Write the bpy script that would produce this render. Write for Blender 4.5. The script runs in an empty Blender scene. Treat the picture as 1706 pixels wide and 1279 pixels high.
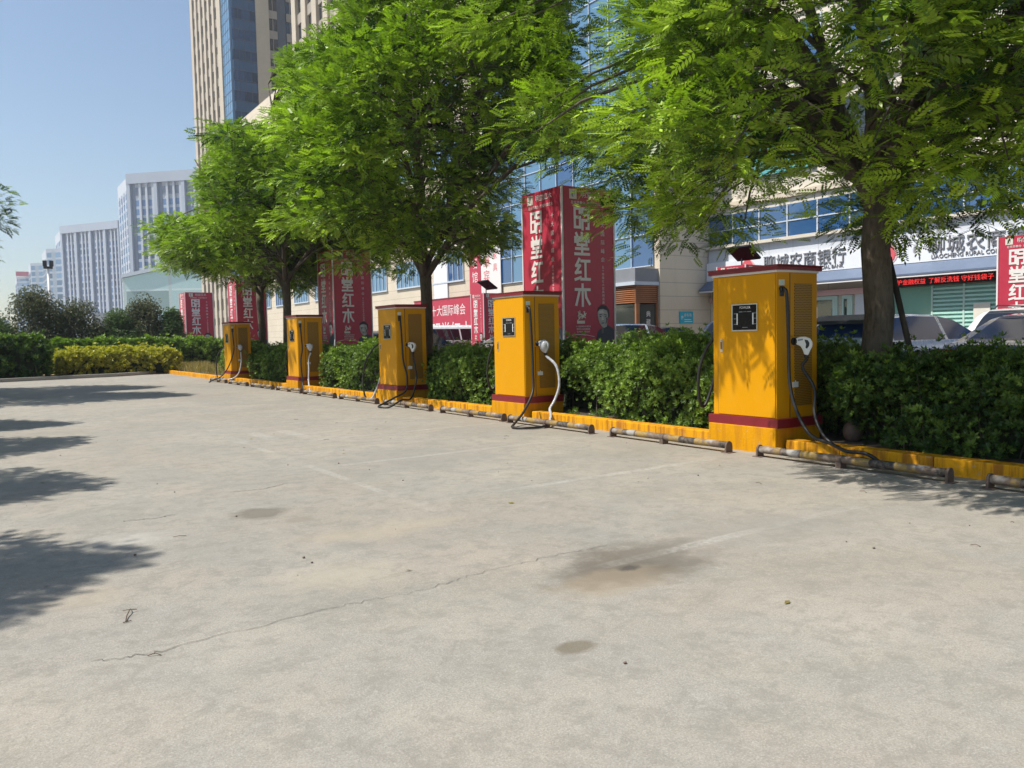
import bpy, bmesh, math, random
import numpy as np
from mathutils import Vector, Matrix

S = bpy.context.scene
COL = S.collection
R_ = math.radians

# ------------------------------------------------------------------ camera
F_PX, YAW, PITCH, ROLL = 1316.9, R_(34.083), R_(3.386), R_(1.208)
fw = Vector((math.sin(YAW)*math.cos(PITCH), math.cos(YAW)*math.cos(PITCH), -math.sin(PITCH)))
r0 = Vector((math.cos(YAW), -math.sin(YAW), 0.0)); u0 = r0.cross(fw)
rt = r0*math.cos(ROLL) - u0*math.sin(ROLL); up = u0*math.cos(ROLL) + r0*math.sin(ROLL)
cam_d = bpy.data.cameras.new('camera'); cam = bpy.data.objects.new('camera', cam_d); COL.objects.link(cam)
cam.matrix_world = Matrix(((rt.x, up.x, -fw.x, 0), (rt.y, up.y, -fw.y, 0), (rt.z, up.z, -fw.z, 1.4), (0, 0, 0, 1)))
cam_d.sensor_fit = 'HORIZONTAL'; cam_d.sensor_width = 36.0; cam_d.lens = 36.0*F_PX/1706.0
cam_d.clip_start = 0.05; cam_d.clip_end = 4000
S.camera = cam
# ------------------------------------------------------------------ sky, sun, exposure
SUN_EL, SUN_AZ = R_(57), math.atan2(-0.93, 0.37)      # azimuth clockwise from +Y
w = bpy.data.worlds.new('World'); S.world = w; w.use_nodes = True
nt = w.node_tree; bg = nt.nodes['Background']
sky = nt.nodes.new('ShaderNodeTexSky'); sky.sky_type = 'NISHITA'; sky.sun_disc = False
sky.sun_elevation = SUN_EL; sky.sun_rotation = SUN_AZ
sky.air_density = 1.15; sky.dust_density = .6; sky.ozone_density = 1.0
nt.links.new(sky.outputs[0], bg.inputs[0]); bg.inputs[1].default_value = 0.11
sun_d = bpy.data.lights.new('sun', 'SUN'); sun_d.energy = 5.0; sun_d.angle = R_(0.53); sun_d.color = (1.0, 0.955, 0.88)
sun = bpy.data.objects.new('sun', sun_d); COL.objects.link(sun)
sv = Vector((math.sin(SUN_AZ)*math.cos(SUN_EL), math.cos(SUN_AZ)*math.cos(SUN_EL), math.sin(SUN_EL)))
sun.rotation_mode = 'QUATERNION'; sun.rotation_quaternion = sv.to_track_quat('Z', 'Y'); sun.location = sv*60
S.view_settings.view_transform = 'Standard'; S.view_settings.look = 'None'
S.view_settings.exposure = 0.32; S.view_settings.gamma = 1.0
S.render.engine = 'CYCLES'
S.cycles.max_bounces = 6; S.cycles.diffuse_bounces = 2; S.cycles.glossy_bounces = 3
S.cycles.transmission_bounces = 4; S.cycles.transparent_max_bounces = 8; S.cycles.volume_bounces = 0
S.cycles.caustics_reflective = False; S.cycles.caustics_refractive = False

# ------------------------------------------------------------------ material helpers
def new_mat(name):
    m = bpy.data.materials.new(name); m.use_nodes = True
    t = m.node_tree; p = t.nodes['Principled BSDF']
    return m, t, p

def N(t, typ, **kw):
    n = t.nodes.new(typ)
    for k, v in kw.items():
        if k in n.inputs.keys() if hasattr(n.inputs, 'keys') else False: n.inputs[k].default_value = v
        else: setattr(n, k, v)
    return n

def L(t, a, b): t.links.new(a, b)

def mixc(t, fac, a, b, mode='MIX'):
    n = t.nodes.new('ShaderNodeMix'); n.data_type = 'RGBA'; n.blend_type = mode
    for s, v in ((n.inputs[0], fac), (n.inputs[6], a), (n.inputs[7], b)):
        if hasattr(v, 'is_output'): t.links.new(v, s)
        elif isinstance(v, (int, float)): s.default_value = v
        else: s.default_value = (*v, 1) if len(v) == 3 else v
    return n.outputs[2]

def math_(t, op, a, b=None, c=None):
    n = t.nodes.new('ShaderNodeMath'); n.operation = op
    for s, v in zip(n.inputs, (a, b, c)):
        if v is None: continue
        if hasattr(v, 'is_output'): t.links.new(v, s)
        else: s.default_value = v
    return n.outputs[0]

def ramp(t, x, lo, hi, a=0.0, b=1.0):
    n = t.nodes.new('ShaderNodeMapRange'); n.clamp = True
    t.links.new(x, n.inputs[0])
    for i, v in enumerate((lo, hi, a, b)): n.inputs[i+1].default_value = v
    return n.outputs[0]

def noise(t, vec, scale, detail=4, rough=.6, dist=0.0):
    n = t.nodes.new('ShaderNodeTexNoise'); n.inputs['Scale'].default_value = scale
    n.inputs['Detail'].default_value = detail; n.inputs['Roughness'].default_value = rough
    n.inputs['Distortion'].default_value = dist
    if vec is not None: t.links.new(vec, n.inputs['Vector'])
    return n.outputs[0]

def objco(t):
    return t.nodes.new('ShaderNodeTexCoord').outputs['Object']

def bump(t, p, h, strength=.3, dist=.01):
    b = t.nodes.new('ShaderNodeBump'); b.inputs['Strength'].default_value = strength
    b.inputs['Distance'].default_value = dist
    t.links.new(h, b.inputs['Height']); t.links.new(b.outputs[0], p.inputs['Normal'])

def plain(name, col, rough=.6, var=.12, scale=3.0, metal=0.0, bmp=0.0, bscale=60, coat=0.0, spec=None):
    m, t, p = new_mat(name)
    co = objco(t)
    n1 = noise(t, co, scale, 5, .65)
    f = ramp(t, n1, .3, .7, 1-var, 1+var)
    c = t.nodes.new('ShaderNodeVectorMath'); c.operation = 'SCALE'
    c.inputs[0].default_value = col; t.links.new(f, c.inputs['Scale'])
    t.links.new(c.outputs[0], p.inputs['Base Color'])
    t.links.new(ramp(t, noise(t, co, scale*4, 3), .3, .7, max(.02, rough-.06), min(1, rough+.06)), p.inputs['Roughness'])
    p.inputs['Metallic'].default_value = metal
    if coat: p.inputs['Coat Weight'].default_value = coat; p.inputs['Coat Roughness'].default_value = .08
    if spec is not None: p.inputs['Specular IOR Level'].default_value = spec
    if bmp: bump(t, p, noise(t, co, bscale, 4), bmp)
    return m

def emit(name, col, st):
    m, t, p = new_mat(name)
    p.inputs['Base Color'].default_value = (*[c*.3 for c in col], 1)
    p.inputs['Emission Color'].default_value = (*col, 1); p.inputs['Emission Strength'].default_value = st
    return m

def glass(name, col, rough=.05, spec=.9, wob=.0):
    m, t, p = new_mat(name)
    co = objco(t)
    p.inputs['Base Color'].default_value = (*col, 1)
    p.inputs['Roughness'].default_value = rough
    p.inputs['Specular IOR Level'].default_value = spec
    p.inputs['Metallic'].default_value = 0.0
    p.inputs['IOR'].default_value = 1.6
    if wob: bump(t, p, noise(t, co, .55, 2), wob, .06)
    return m

def concrete_mat():
    m, t, p = new_mat('concrete_lot')
    pos = t.nodes.new('ShaderNodeNewGeometry').outputs['Position']
    big = noise(t, pos, .35, 5, .6, .6); mid = noise(t, pos, 1.6, 6, .7, .3)
    fine = noise(t, pos, 55, 3, .7); grit = noise(t, pos, 120, 3, .7)
    c = mixc(t, ramp(t, big, .32, .68), (.285, .258, .215), (.385, .352, .295))
    c = mixc(t, ramp(t, mid, .42, .66, 0, .7), c, (.235, .228, .208))
    c = mixc(t, ramp(t, noise(t, pos, .7, 4, .55, .9), .56, .7, 0, .6), c, (.42, .37, .30))
    c = mixc(t, ramp(t, noise(t, pos, 3.2, 6, .75), .58, .75, 0, .6), c, (.46, .435, .39))
    c = mixc(t, ramp(t, fine, .48, .72, 0, .55), c, (.20, .185, .16))
    c = mixc(t, ramp(t, noise(t, pos, 11, 5, .75), .5, .72, 0, .35), c, (.27, .255, .23))
    c = mixc(t, ramp(t, grit, .5, .7, 0, .6), c, (.16, .148, .13))
    c = mixc(t, ramp(t, grit, .46, .28, 0, .6), c, (.56, .53, .48))
    c = mixc(t, ramp(t, noise(t, pos, .55, 4, .6, .5), .46, .56, 0, .55), c, mixc(t, 1.0, c, (1.05, .985, .93), 'MULTIPLY'))
    c = mixc(t, ramp(t, noise(t, pos, .8, 5, .6, .8), .52, .60, 0, .6), c, mixc(t, 1.0, c, (.88, .905, .88), 'MULTIPLY'))
    # exposed aggregate zone of worn surface in the driving lane
    sx = t.nodes.new('ShaderNodeSeparateXYZ'); t.links.new(pos, sx.inputs[0])
    # slab expansion joints: slightly different tone per slab
    slab = t.nodes.new('ShaderNodeTexWhiteNoise'); slab.noise_dimensions = '2D'
    fl = t.nodes.new('ShaderNodeCombineXYZ')
    t.links.new(math_(t, 'FLOOR', math_(t, 'DIVIDE', math_(t, 'ADD', sx.outputs[0], 1.0), 5.3)), fl.inputs[0])
    t.links.new(math_(t, 'FLOOR', math_(t, 'DIVIDE', math_(t, 'ADD', sx.outputs[1], 1.1), 5.0)), fl.inputs[1])
    t.links.new(fl.outputs[0], slab.inputs['Vector'])
    c = mixc(t, ramp(t, noise(t, pos, 5.5, 6, .8, .4), .48, .6, 0, .6), c, (.20, .185, .155))
    c = mixc(t, ramp(t, noise(t, pos, 27, 5, .8, .3), .52, .68, 0, .35), c, (.48, .45, .39))
    c = mixc(t, ramp(t, noise(t, pos, 38, 4, .8), .56, .72, 0, .4), c, (.13, .12, .10))
    c = mixc(t, .2, c, mixc(t, slab.outputs[0], (.28, .27, .25), (.40, .37, .32)))
    def stain(x, y, rx, ry, col, amt, soft=.5, nz=.35, sc=2.5):
        nonlocal c
        d = t.nodes.new('ShaderNodeVectorMath'); d.operation = 'SUBTRACT'; t.links.new(pos, d.inputs[0]); d.inputs[1].default_value = (x, y, 0)
        e = t.nodes.new('ShaderNodeVectorMath'); e.operation = 'DIVIDE'; t.links.new(d.outputs[0], e.inputs[0]); e.inputs[1].default_value = (rx, ry, 1)
        ln = t.nodes.new('ShaderNodeVectorMath'); ln.operation = 'LENGTH'; t.links.new(e.outputs[0], ln.inputs[0])
        k = math_(t, 'ADD', ln.outputs['Value'], math_(t, 'MULTIPLY', math_(t, 'SUBTRACT', noise(t, pos, sc, 5, .65), .5), nz*4))
        c = mixc(t, ramp(t, k, 1.0, 1.0-soft, 0, amt), c, col)
    stain(3.3, 3.58, .75, .46, (.13, .11, .085), .8, .5, .5)
    stain(3.15, 3.45, .4, .25, (.11, .095, .075), .6, .6, .5, 4)
    stain(2.95, 3.35, .5, .25, (.30, .24, .165), .5, .5)
    stain(3.18, 3.50, .10, .07, (.06, .055, .05), .8, .6, .3, 14)
    stain(2.17, 2.74, .115, .09, (.15, .125, .085), .75, .35, .22, 9)
    stain(1.85, 6.5, .27, .28, (.14, .12, .095), .7, .45, .3, 5)
    stain(2.05, 6.05, .13, .12, (.24, .21, .17), .6, .3, .2, 6)
    stain(2.45, 5.3, .8, .35, (.40, .335, .25), .45, .8, .6)
    stain(1.7, 4.4, .6, .35, (.40, .35, .27), .45, .8, .6)
    stain(.42, 4.9, .3, .3, (.40, .335, .25), .4, .8, .6)
    stain(.9, 6.2, .3, .35, (.47, .45, .41), .4, .8, .5)
    stain(4.5, 3.6, 1.3, .5, (.24, .225, .2), .45, .6)
    stain(4.3, 8.5, 1.6, 1.2, (.24, .23, .21), .5, .6)
    stain(7.0, 12, .5, 9, (.30, .26, .21), .4, .7)
    # worn painted bay lines
    wear = math_(t, 'MULTIPLY', ramp(t, noise(t, pos, .9, 3), .42, .62, .08, .9), ramp(t, noise(t, pos, 20, 5, .75), .40, .62, .08, .45))
    mask = None
    def band(a, lo, hi, b, l2, h2):
        nonlocal mask
        k = math_(t, 'MULTIPLY', ramp(t, math_(t, 'ABSOLUTE', math_(t, 'SUBTRACT', a, (lo+hi)/2)), (hi-lo)/2+.012, (hi-lo)/2-.012), ramp(t, math_(t, 'ABSOLUTE', math_(t, 'SUBTRACT', b, (l2+h2)/2)), (h2-l2)/2+.05, (h2-l2)/2-.05))
        mask = k if mask is None else math_(t, 'MAXIMUM', mask, k)
    X_, Y_ = sx.outputs[0], sx.outputs[1]
    for yy in (3.62, 5.99, 8.42, 10.85, 13.3): band(Y_, yy-.05, yy+.05, X_, 3.05, 7.0)
    band(X_, 3.0, 3.09, Y_, 5.6, 13.3)
    for k in range(3): band(X_, 2.95+.45*k, 3.15+.45*k, Y_, 11.3, 12.4)
    c = mixc(t, math_(t, 'MULTIPLY', mask, wear), c, (.52, .50, .46))
    t.links.new(c, p.inputs['Base Color'])
    p.inputs['Roughness'].default_value = .85; p.inputs['Specular IOR Level'].default_value = .3
    h = math_(t, 'ADD', math_(t, 'MULTIPLY', grit, .6), math_(t, 'MULTIPLY', fine, .7))
    bump(t, p, h, .5, .006)
    return m

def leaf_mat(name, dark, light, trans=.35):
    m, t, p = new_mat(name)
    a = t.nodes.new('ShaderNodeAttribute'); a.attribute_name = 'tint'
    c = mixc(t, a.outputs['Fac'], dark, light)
    out = t.nodes['Material Output']
    t.links.new(c, p.inputs['Base Color']); p.inputs['Roughness'].default_value = .42
    p.inputs['Specular IOR Level'].default_value = .35
    tr = t.nodes.new('ShaderNodeBsdfTranslucent')
    t.links.new(mixc(t, 1.0, c, (1.08, 1.3, .5), 'MULTIPLY'), tr.inputs[0])
    mx = t.nodes.new('ShaderNodeMixShader'); mx.inputs[0].default_value = trans
    t.links.new(p.outputs[0], mx.inputs[1]); t.links.new(tr.outputs[0], mx.inputs[2])
    t.links.new(mx.outputs[0], out.inputs[0])
    return m

def bark_mat():
    m, t, p = new_mat('bark')
    co = objco(t)
    mp = t.nodes.new('ShaderNodeMapping'); mp.inputs['Scale'].default_value = (9, 9, 2.2); t.links.new(co, mp.inputs[0])
    n1 = noise(t, mp.outputs[0], 3, 6, .7, .5); n2 = noise(t, co, 2, 3)
    c = mixc(t, ramp(t, n1, .35, .65), (.06, .047, .034), (.15, .12, .09))
    c = mixc(t, ramp(t, n2, .45, .7, 0, .5), c, (.18, .155, .125))
    t.links.new(c, p.inputs['Base Color']); p.inputs['Roughness'].default_value = .9
    bump(t, p, n1, .8, .02)
    return m

def yellow_paint(name, col, drip=0.0, rough=.38):
    m, t, p = new_mat(name)
    co = objco(t)
    n1 = noise(t, co, 1.7, 4)
    c = mixc(t, ramp(t, n1, .3, .7), [v*.93 for v in col], col)
    # dust: thin pale film
    c = mixc(t, ramp(t, noise(t, co, 7, 5, .7), .5, .8, 0, .08), c, (.55, .40, .15))
    if drip:
        mp = t.nodes.new('ShaderNodeMapping'); mp.inputs['Scale'].default_value = (6, 6, .5); t.links.new(co, mp.inputs[0])
        d = ramp(t, noise(t, mp.outputs[0], 2.2, 5, .65), .46, .62, 0, drip)
        c = mixc(t, d, c, (.36, .13, .02))
        c = mixc(t, ramp(t, noise(t, co, 9, 6, .75), .62, .7, 0, .8), c, (.40, .36, .30))
        bump(t, p, noise(t, co, 30, 4), .35)
    else:
        bump(t, p, noise(t, co, 350, 2), .04, .002)
    t.links.new(c, p.inputs['Base Color'])
    p.inputs['Roughness'].default_value = rough; p.inputs['Specular IOR Level'].default_value = .14
    return m

def perf_mat():
    m, t, p = new_mat('perforated_sheet')
    co = objco(t)
    sx = t.nodes.new('ShaderNodeSeparateXYZ'); t.links.new(co, sx.inputs[0])
    row = math_(t, 'DIVIDE', sx.outputs[2], .020)
    odd = math_(t, 'MODULO', math_(t, 'FLOOR', row), 2.0)
    fx = math_(t, 'FRACT', math_(t, 'ADD', math_(t, 'DIVIDE', sx.outputs[0], .024), math_(t, 'MULTIPLY', odd, .5)))
    fz = math_(t, 'FRACT', row)
    dx = math_(t, 'ABSOLUTE', math_(t, 'SUBTRACT', fx, .5)); dz = math_(t, 'ABSOLUTE', math_(t, 'SUBTRACT', fz, .5))
    hole = math_(t, 'MULTIPLY', math_(t, 'LESS_THAN', dx, .30), math_(t, 'LESS_THAN', dz, .30))
    c = mixc(t, hole, (.46, .235, .015), (.05, .022, .006))
    t.links.new(c, p.inputs['Base Color']); p.inputs['Roughness'].default_value = .5
    bump(t, p, math_(t, 'SUBTRACT', 1.0, hole), .6, .004)
    return m

def rust_pipe_mat():
    m, t, p = new_mat('worn_striped_pipe')
    co = objco(t)
    sx = t.nodes.new('ShaderNodeSeparateXYZ'); t.links.new(co, sx.inputs[0])
    s = math_(t, 'FRACT', math_(t, 'DIVIDE', math_(t, 'ADD', sx.outputs[1], math_(t, 'MULTIPLY', noise(t, co, 9, 3), .03)), .52))
    band = math_(t, 'GREATER_THAN', s, .5)
    c = mixc(t, band, (.035, .033, .032), (.34, .225, .05))
    c = mixc(t, ramp(t, noise(t, co, 5, 6, .75), .43, .56), c, (.17, .12, .085))
    c = mixc(t, ramp(t, noise(t, co, 16, 5, .7), .52, .68, 0, .8), c, (.24, .20, .16))
    c = mixc(t, ramp(t, noise(t, co, 3, 3), .58, .66, 0, .75), c, (.40, .38, .35))
    t.links.new(c, p.inputs['Base Color']); p.inputs['Roughness'].default_value = .75
    bump(t, p, noise(t, co, 60, 4), .3, .004)
    return m

def panel_mat(name, col, jh=.6, jw=0.0, joint=.55, rough=.6, var=.06):
    """stone or metal cladding with horizontal (and vertical) joints"""
    m, t, p = new_mat(name)
    co = t.nodes.new('ShaderNodeNewGeometry').outputs['Position']
    sx = t.nodes.new('ShaderNodeSeparateXYZ'); t.links.new(co, sx.inputs[0])
    fz = math_(t, 'FRACT', math_(t, 'DIVIDE', sx.outputs[2], jh))
    j = math_(t, 'LESS_THAN', fz, .03/jh)
    if jw:
        xy = math_(t, 'ADD', sx.outputs[0], sx.outputs[1])
        j = math_(t, 'MAXIMUM', j, math_(t, 'LESS_THAN', math_(t, 'FRACT', math_(t, 'DIVIDE', xy, jw)), .03/jw))
    n1 = noise(t, co, .5, 5)
    c = mixc(t, ramp(t, n1, .3, .7), [v*(1-var) for v in col], [min(1, v*(1+var)) for v in col])
    mp = t.nodes.new('ShaderNodeMapping'); mp.inputs['Scale'].default_value = (2, 2, .15); t.links.new(co, mp.inputs[0])
    c = mixc(t, ramp(t, noise(t, mp.outputs[0], 1.4, 5, .7), .55, .8, 0, .22), c, [v*.62 for v in col])
    c = mixc(t, math_(t, 'MULTIPLY', j, 1-joint), c, [v*.4 for v in col])
    t.links.new(c, p.inputs['Base Color']); p.inputs['Roughness'].default_value = rough
    return m

def floors_glass(name, glassc, lightc, fh=3.2, sill=.35, mw=1.2):
    """far glazing: one pane per floor and per mullion, pale spandrel line between"""
    m, t, p = new_mat(name)
    co = objco(t)
    sx = t.nodes.new('ShaderNodeSeparateXYZ'); t.links.new(co, sx.inputs[0])
    q = math_(t, 'DIVIDE', sx.outputs[2], fh)
    sp = math_(t, 'LESS_THAN', math_(t, 'FRACT', q), sill)
    hx = math_(t, 'DIVIDE', math_(t, 'ADD', sx.outputs[0], sx.outputs[1]), mw)
    wn = t.nodes.new('ShaderNodeTexWhiteNoise'); wn.noise_dimensions = '2D'
    cb = t.nodes.new('ShaderNodeCombineXYZ'); t.links.new(math_(t, 'FLOOR', q), cb.inputs[0]); t.links.new(math_(t, 'FLOOR', hx), cb.inputs[1])
    t.links.new(cb.outputs[0], wn.inputs['Vector'])
    g = mixc(t, wn.outputs[0], [v*.55 for v in glassc], [v*1.5 for v in glassc])
    c = mixc(t, sp, g, lightc)
    mu = math_(t, 'LESS_THAN', math_(t, 'FRACT', hx), .07)
    c = mixc(t, mu, c, [v*.8 for v in lightc])
    t.links.new(c, p.inputs['Base Color'])
    t.links.new(math_(t, 'ADD', math_(t, 'MULTIPLY', sp, .4), .12), p.inputs['Roughness'])
    p.inputs['Specular IOR Level'].default_value = .6
    return m

# ------------------------------------------------------------------ palette
M = {}
M['concrete'] = concrete_mat()
M['asphalt'] = plain('asphalt', (.17, .165, .155), .9, .15, .6, bmp=.3)
M['paving'] = plain('paving', (.33, .31, .28), .9, .12, .8, bmp=.3)
M['soil'] = plain('soil', (.10, .075, .05), .95, .35, 6, bmp=.8, bscale=25)
M['drygrass'] = plain('dry_soil', (.30, .23, .12), .95, .3, 5, bmp=.8, bscale=30)
M['crack'] = plain('dark_crack_line', (.10, .09, .08), .95, .3, 8)  # flat dark tone of the crack strips
M['yellow'] = yellow_paint('yellow_cabinet_paint', (.70, .315, .003))
M['yplinth'] = yellow_paint('yellow_plinth_paint', (.70, .315, .004), .35, .5)
M['ykerb'] = yellow_paint('yellow_kerb_paint', (.78, .36, .010), .85, .6)
M['maroon'] = plain('maroon_paint', (.20, .012, .018), .4, .12, 3)
M['white'] = plain('white_plastic', (.78, .78, .76), .35, .04, 4)
M['film'] = plain('plastic_film', (.52, .53, .56), .15, .2, 40, bmp=.7, bscale=90)
M['black'] = plain('black_rubber', (.018, .018, .019), .5, .25, 8)
M['scrblk'] = plain('black_acrylic', (.006, .006, .008), .2, .1, 3, spec=.2)
M['matblack'] = plain('matt_black_panel', (.03, .032, .036), .95, .15, 6, spec=.02)
M['silver'] = plain('brushed_metal', (.62, .62, .60), .32, .08, 9, metal=.9)
M['perf'] = perf_mat()
M['pipe'] = rust_pipe_mat()
M['pipecap'] = plain('rusty_steel', (.15, .105, .08), .8, .3, 12, bmp=.4)
M['bark'] = bark_mat()
M['leaf'] = leaf_mat('street_tree_leaf', (.016, .054, .010), (.44, .62, .05), .24)
M['leafdk'] = leaf_mat('hedge_leaf', (.020, .058, .012), (.27, .40, .055), .25)
M['leafyl'] = leaf_mat('golden_privet_leaf', (.12, .14, .018), (.52, .47, .05), .3)
M['leafbr'] = leaf_mat('brownish_cypress_leaf', (.05, .065, .03), (.24, .24, .12), .2)
M['leafgy'] = leaf_mat('loose_shrub_leaf', (.05, .10, .03), (.18, .25, .08), .3)
M['straw'] = leaf_mat('dry_grass_blade', (.25, .20, .07), (.50, .40, .16), .2)
M['core'] = plain('dark_core', (.025, .035, .012), .9, .4, 12, bmp=.8, bscale=20)  # dark fill standing in for the shade inside hedges
M['red'] = plain('red_vinyl', (.50, .040, .075), .45, .07, 2)
M['lettering'] = plain('white_vinyl', (.80, .76, .73), .5, .03, 4)
M['paper'] = plain('cream_vinyl', (.74, .70, .60), .5, .05, 4)
M['strip'] = plain('aluminium_edge', (.80, .78, .77), .4, .05, 3)
M['skin'] = plain('grey_print', (.42, .40, .38), .5, .1, 9)
M['skinlt'] = plain('pale_grey_print', (.60, .57, .54), .5, .05, 9)
M['skindk'] = plain('dark_grey_print', (.12, .11, .11), .5, .15, 9)
M['blackpr'] = plain('black_print', (.022, .020, .024), .5, .2, 6)
M['suit'] = plain('charcoal_print', (.05, .055, .075), .5, .25, 5)
M['beige'] = panel_mat('beige_stone_cladding', (.66, .57, .44), .62, 0, .45)
M['beige2'] = panel_mat('beige_tower_cladding', (.50, .43, .33), 3.1, 0, .7)
M['beige3'] = panel_mat('light_beige_cladding', (.70, .63, .52), 1.2, 1.8, .6)
M['spandrel'] = plain('tower_spandrel', (.33, .29, .24), .7, .08, .4)
M['towerglass'] = glass('tower_window_glass', (.03, .035, .045), .06, .7)
M['blueglass'] = glass('blue_curtain_glass', (.035, .10, .24), .04, 1.0, .02)
M['navyglass'] = floors_glass('navy_tower_glass', (.022, .055, .12), (.045, .10, .19), 3.1, .45, 1.1)
M['paleglass'] = glass('pale_curtain_glass', (.10, .22, .36), .05, 1.0, .02)
M['mull'] = plain('pale_mullion', (.55, .60, .66), .4, .05, 3)
M['dkmull'] = plain('dark_mullion', (.10, .11, .13), .4, .05, 3)
M['signwhite'] = panel_mat('white_sign_panel', (.80, .82, .86), 6.0, 1.6, .8, .4, .02)
M['greypanel'] = panel_mat('grey_white_panel', (.64, .66, .70), 3.0, 1.22, .6, .4, .03)
M['slate'] = plain('slate_blue_band', (.13, .17, .25), .45, .07, 2)
M['greyband'] = plain('grey_fascia', (.24, .25, .27), .5, .07, 2)
M['chrome_txt'] = plain('grey_metal_letters', (.32, .32, .34), .35, .15, 8, metal=.5)
M['logored'] = plain('logo_red', (.70, .12, .14), .4, .05, 3)
M['logopink'] = plain('logo_pale', (.80, .50, .50), .4, .05, 3)
M['logogreen'] = plain('logo_green', (.02, .42, .28), .4, .05, 3)
M['ledblack'] = plain('led_board_black', (.02, .014, .014), .5, .2, 6)
M['ledred'] = emit('led_red', (1.0, .05, .05), .95)
M['greenglass'] = glass('green_shop_glass', (.22, .46, .36), .08, .6)
M['dkgreenglass'] = glass('dark_green_shop_glass', (.015, .05, .045), .05, .9)
M['shutter'] = plain('roller_shutter', (.46, .74, .64), .4, .06, 3); M['shutter2'] = plain('roller_shutter_gap', (.22, .42, .36), .5, .06, 3)
M['greenframe'] = plain('green_white_frame', (.52, .68, .60), .4, .05, 3)
M['wood'] = plain('orange_timber_slat', (.38, .15, .06), .55, .15, 3)
M['dkwood'] = plain('dark_timber', (.09, .045, .03), .55, .15, 3)
M['shopglass'] = glass('dim_shop_glass', (.05, .055, .05), .05, .8)
M['teal'] = glass('teal_panel', (.12, .42, .42), .15, .6)
M['tealpale'] = floors_glass('pale_teal_curtain', (.40, .56, .56), (.62, .74, .73), 4.5, .10, 2.6)
M['bluesign'] = plain('blue_sign', (.03, .42, .58), .45, .05, 3)
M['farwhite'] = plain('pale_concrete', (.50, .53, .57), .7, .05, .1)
M['fargrey'] = plain('pale_grey_concrete', (.42, .46, .52), .7, .05, .1)  # greyer, bluish tone for piers and parapets
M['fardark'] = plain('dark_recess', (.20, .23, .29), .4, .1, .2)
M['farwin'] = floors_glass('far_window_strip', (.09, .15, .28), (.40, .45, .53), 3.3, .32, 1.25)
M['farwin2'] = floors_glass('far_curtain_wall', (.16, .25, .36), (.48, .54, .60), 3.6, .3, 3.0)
M['carsilver'] = plain('silver_blue_car_paint', (.36, .42, .52), .25, .04, 2, metal=.5, coat=.8)
M['cardark'] = plain('dark_car_paint', (.018, .020, .032), .22, .1, 2, metal=.3, coat=.9)
M['cargrey'] = plain('grey_car_paint', (.20, .21, .22), .25, .05, 2, metal=.6, coat=.8)
M['carwhite'] = plain('white_car_paint', (.74, .74, .73), .25, .03, 2, coat=.8)
M['carblue'] = plain('blue_car_paint', (.035, .07, .22), .25, .05, 2, metal=.3, coat=.9)
M['carglass'] = glass('car_glass', (.012, .016, .024), .04, .5)
M['carglassb'] = glass('sky_painted_car_glass', (.03, .06, .16), .08, .25)  # blue of the mirrored sky put into the base colour
M['tyre'] = plain('tyre_rubber', (.02, .02, .02), .8, .2, 8)
M['rim'] = plain('alloy_rim', (.55, .55, .56), .3, .05, 3, metal=.9)
M['redlamp'] = plain('red_lamp', (.45, .02, .02), .2, .1, 4)
M['darkmetal'] = plain('dark_metal', (.04, .04, .045), .5, .15, 5, metal=.3)
M['stake'] = plain('dark_timber_stake', (.035, .028, .022), .8, .3, 6, bmp=.4)
M['pole'] = plain('white_pole', (.72, .72, .72), .5, .05, 2)
M['twig'] = plain('dry_twig', (.13, .09, .06), .9, .3, 20)
M['stone'] = plain('pinkish_stone', (.17, .115, .09), .85, .25, 9, bmp=.6)

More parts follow.
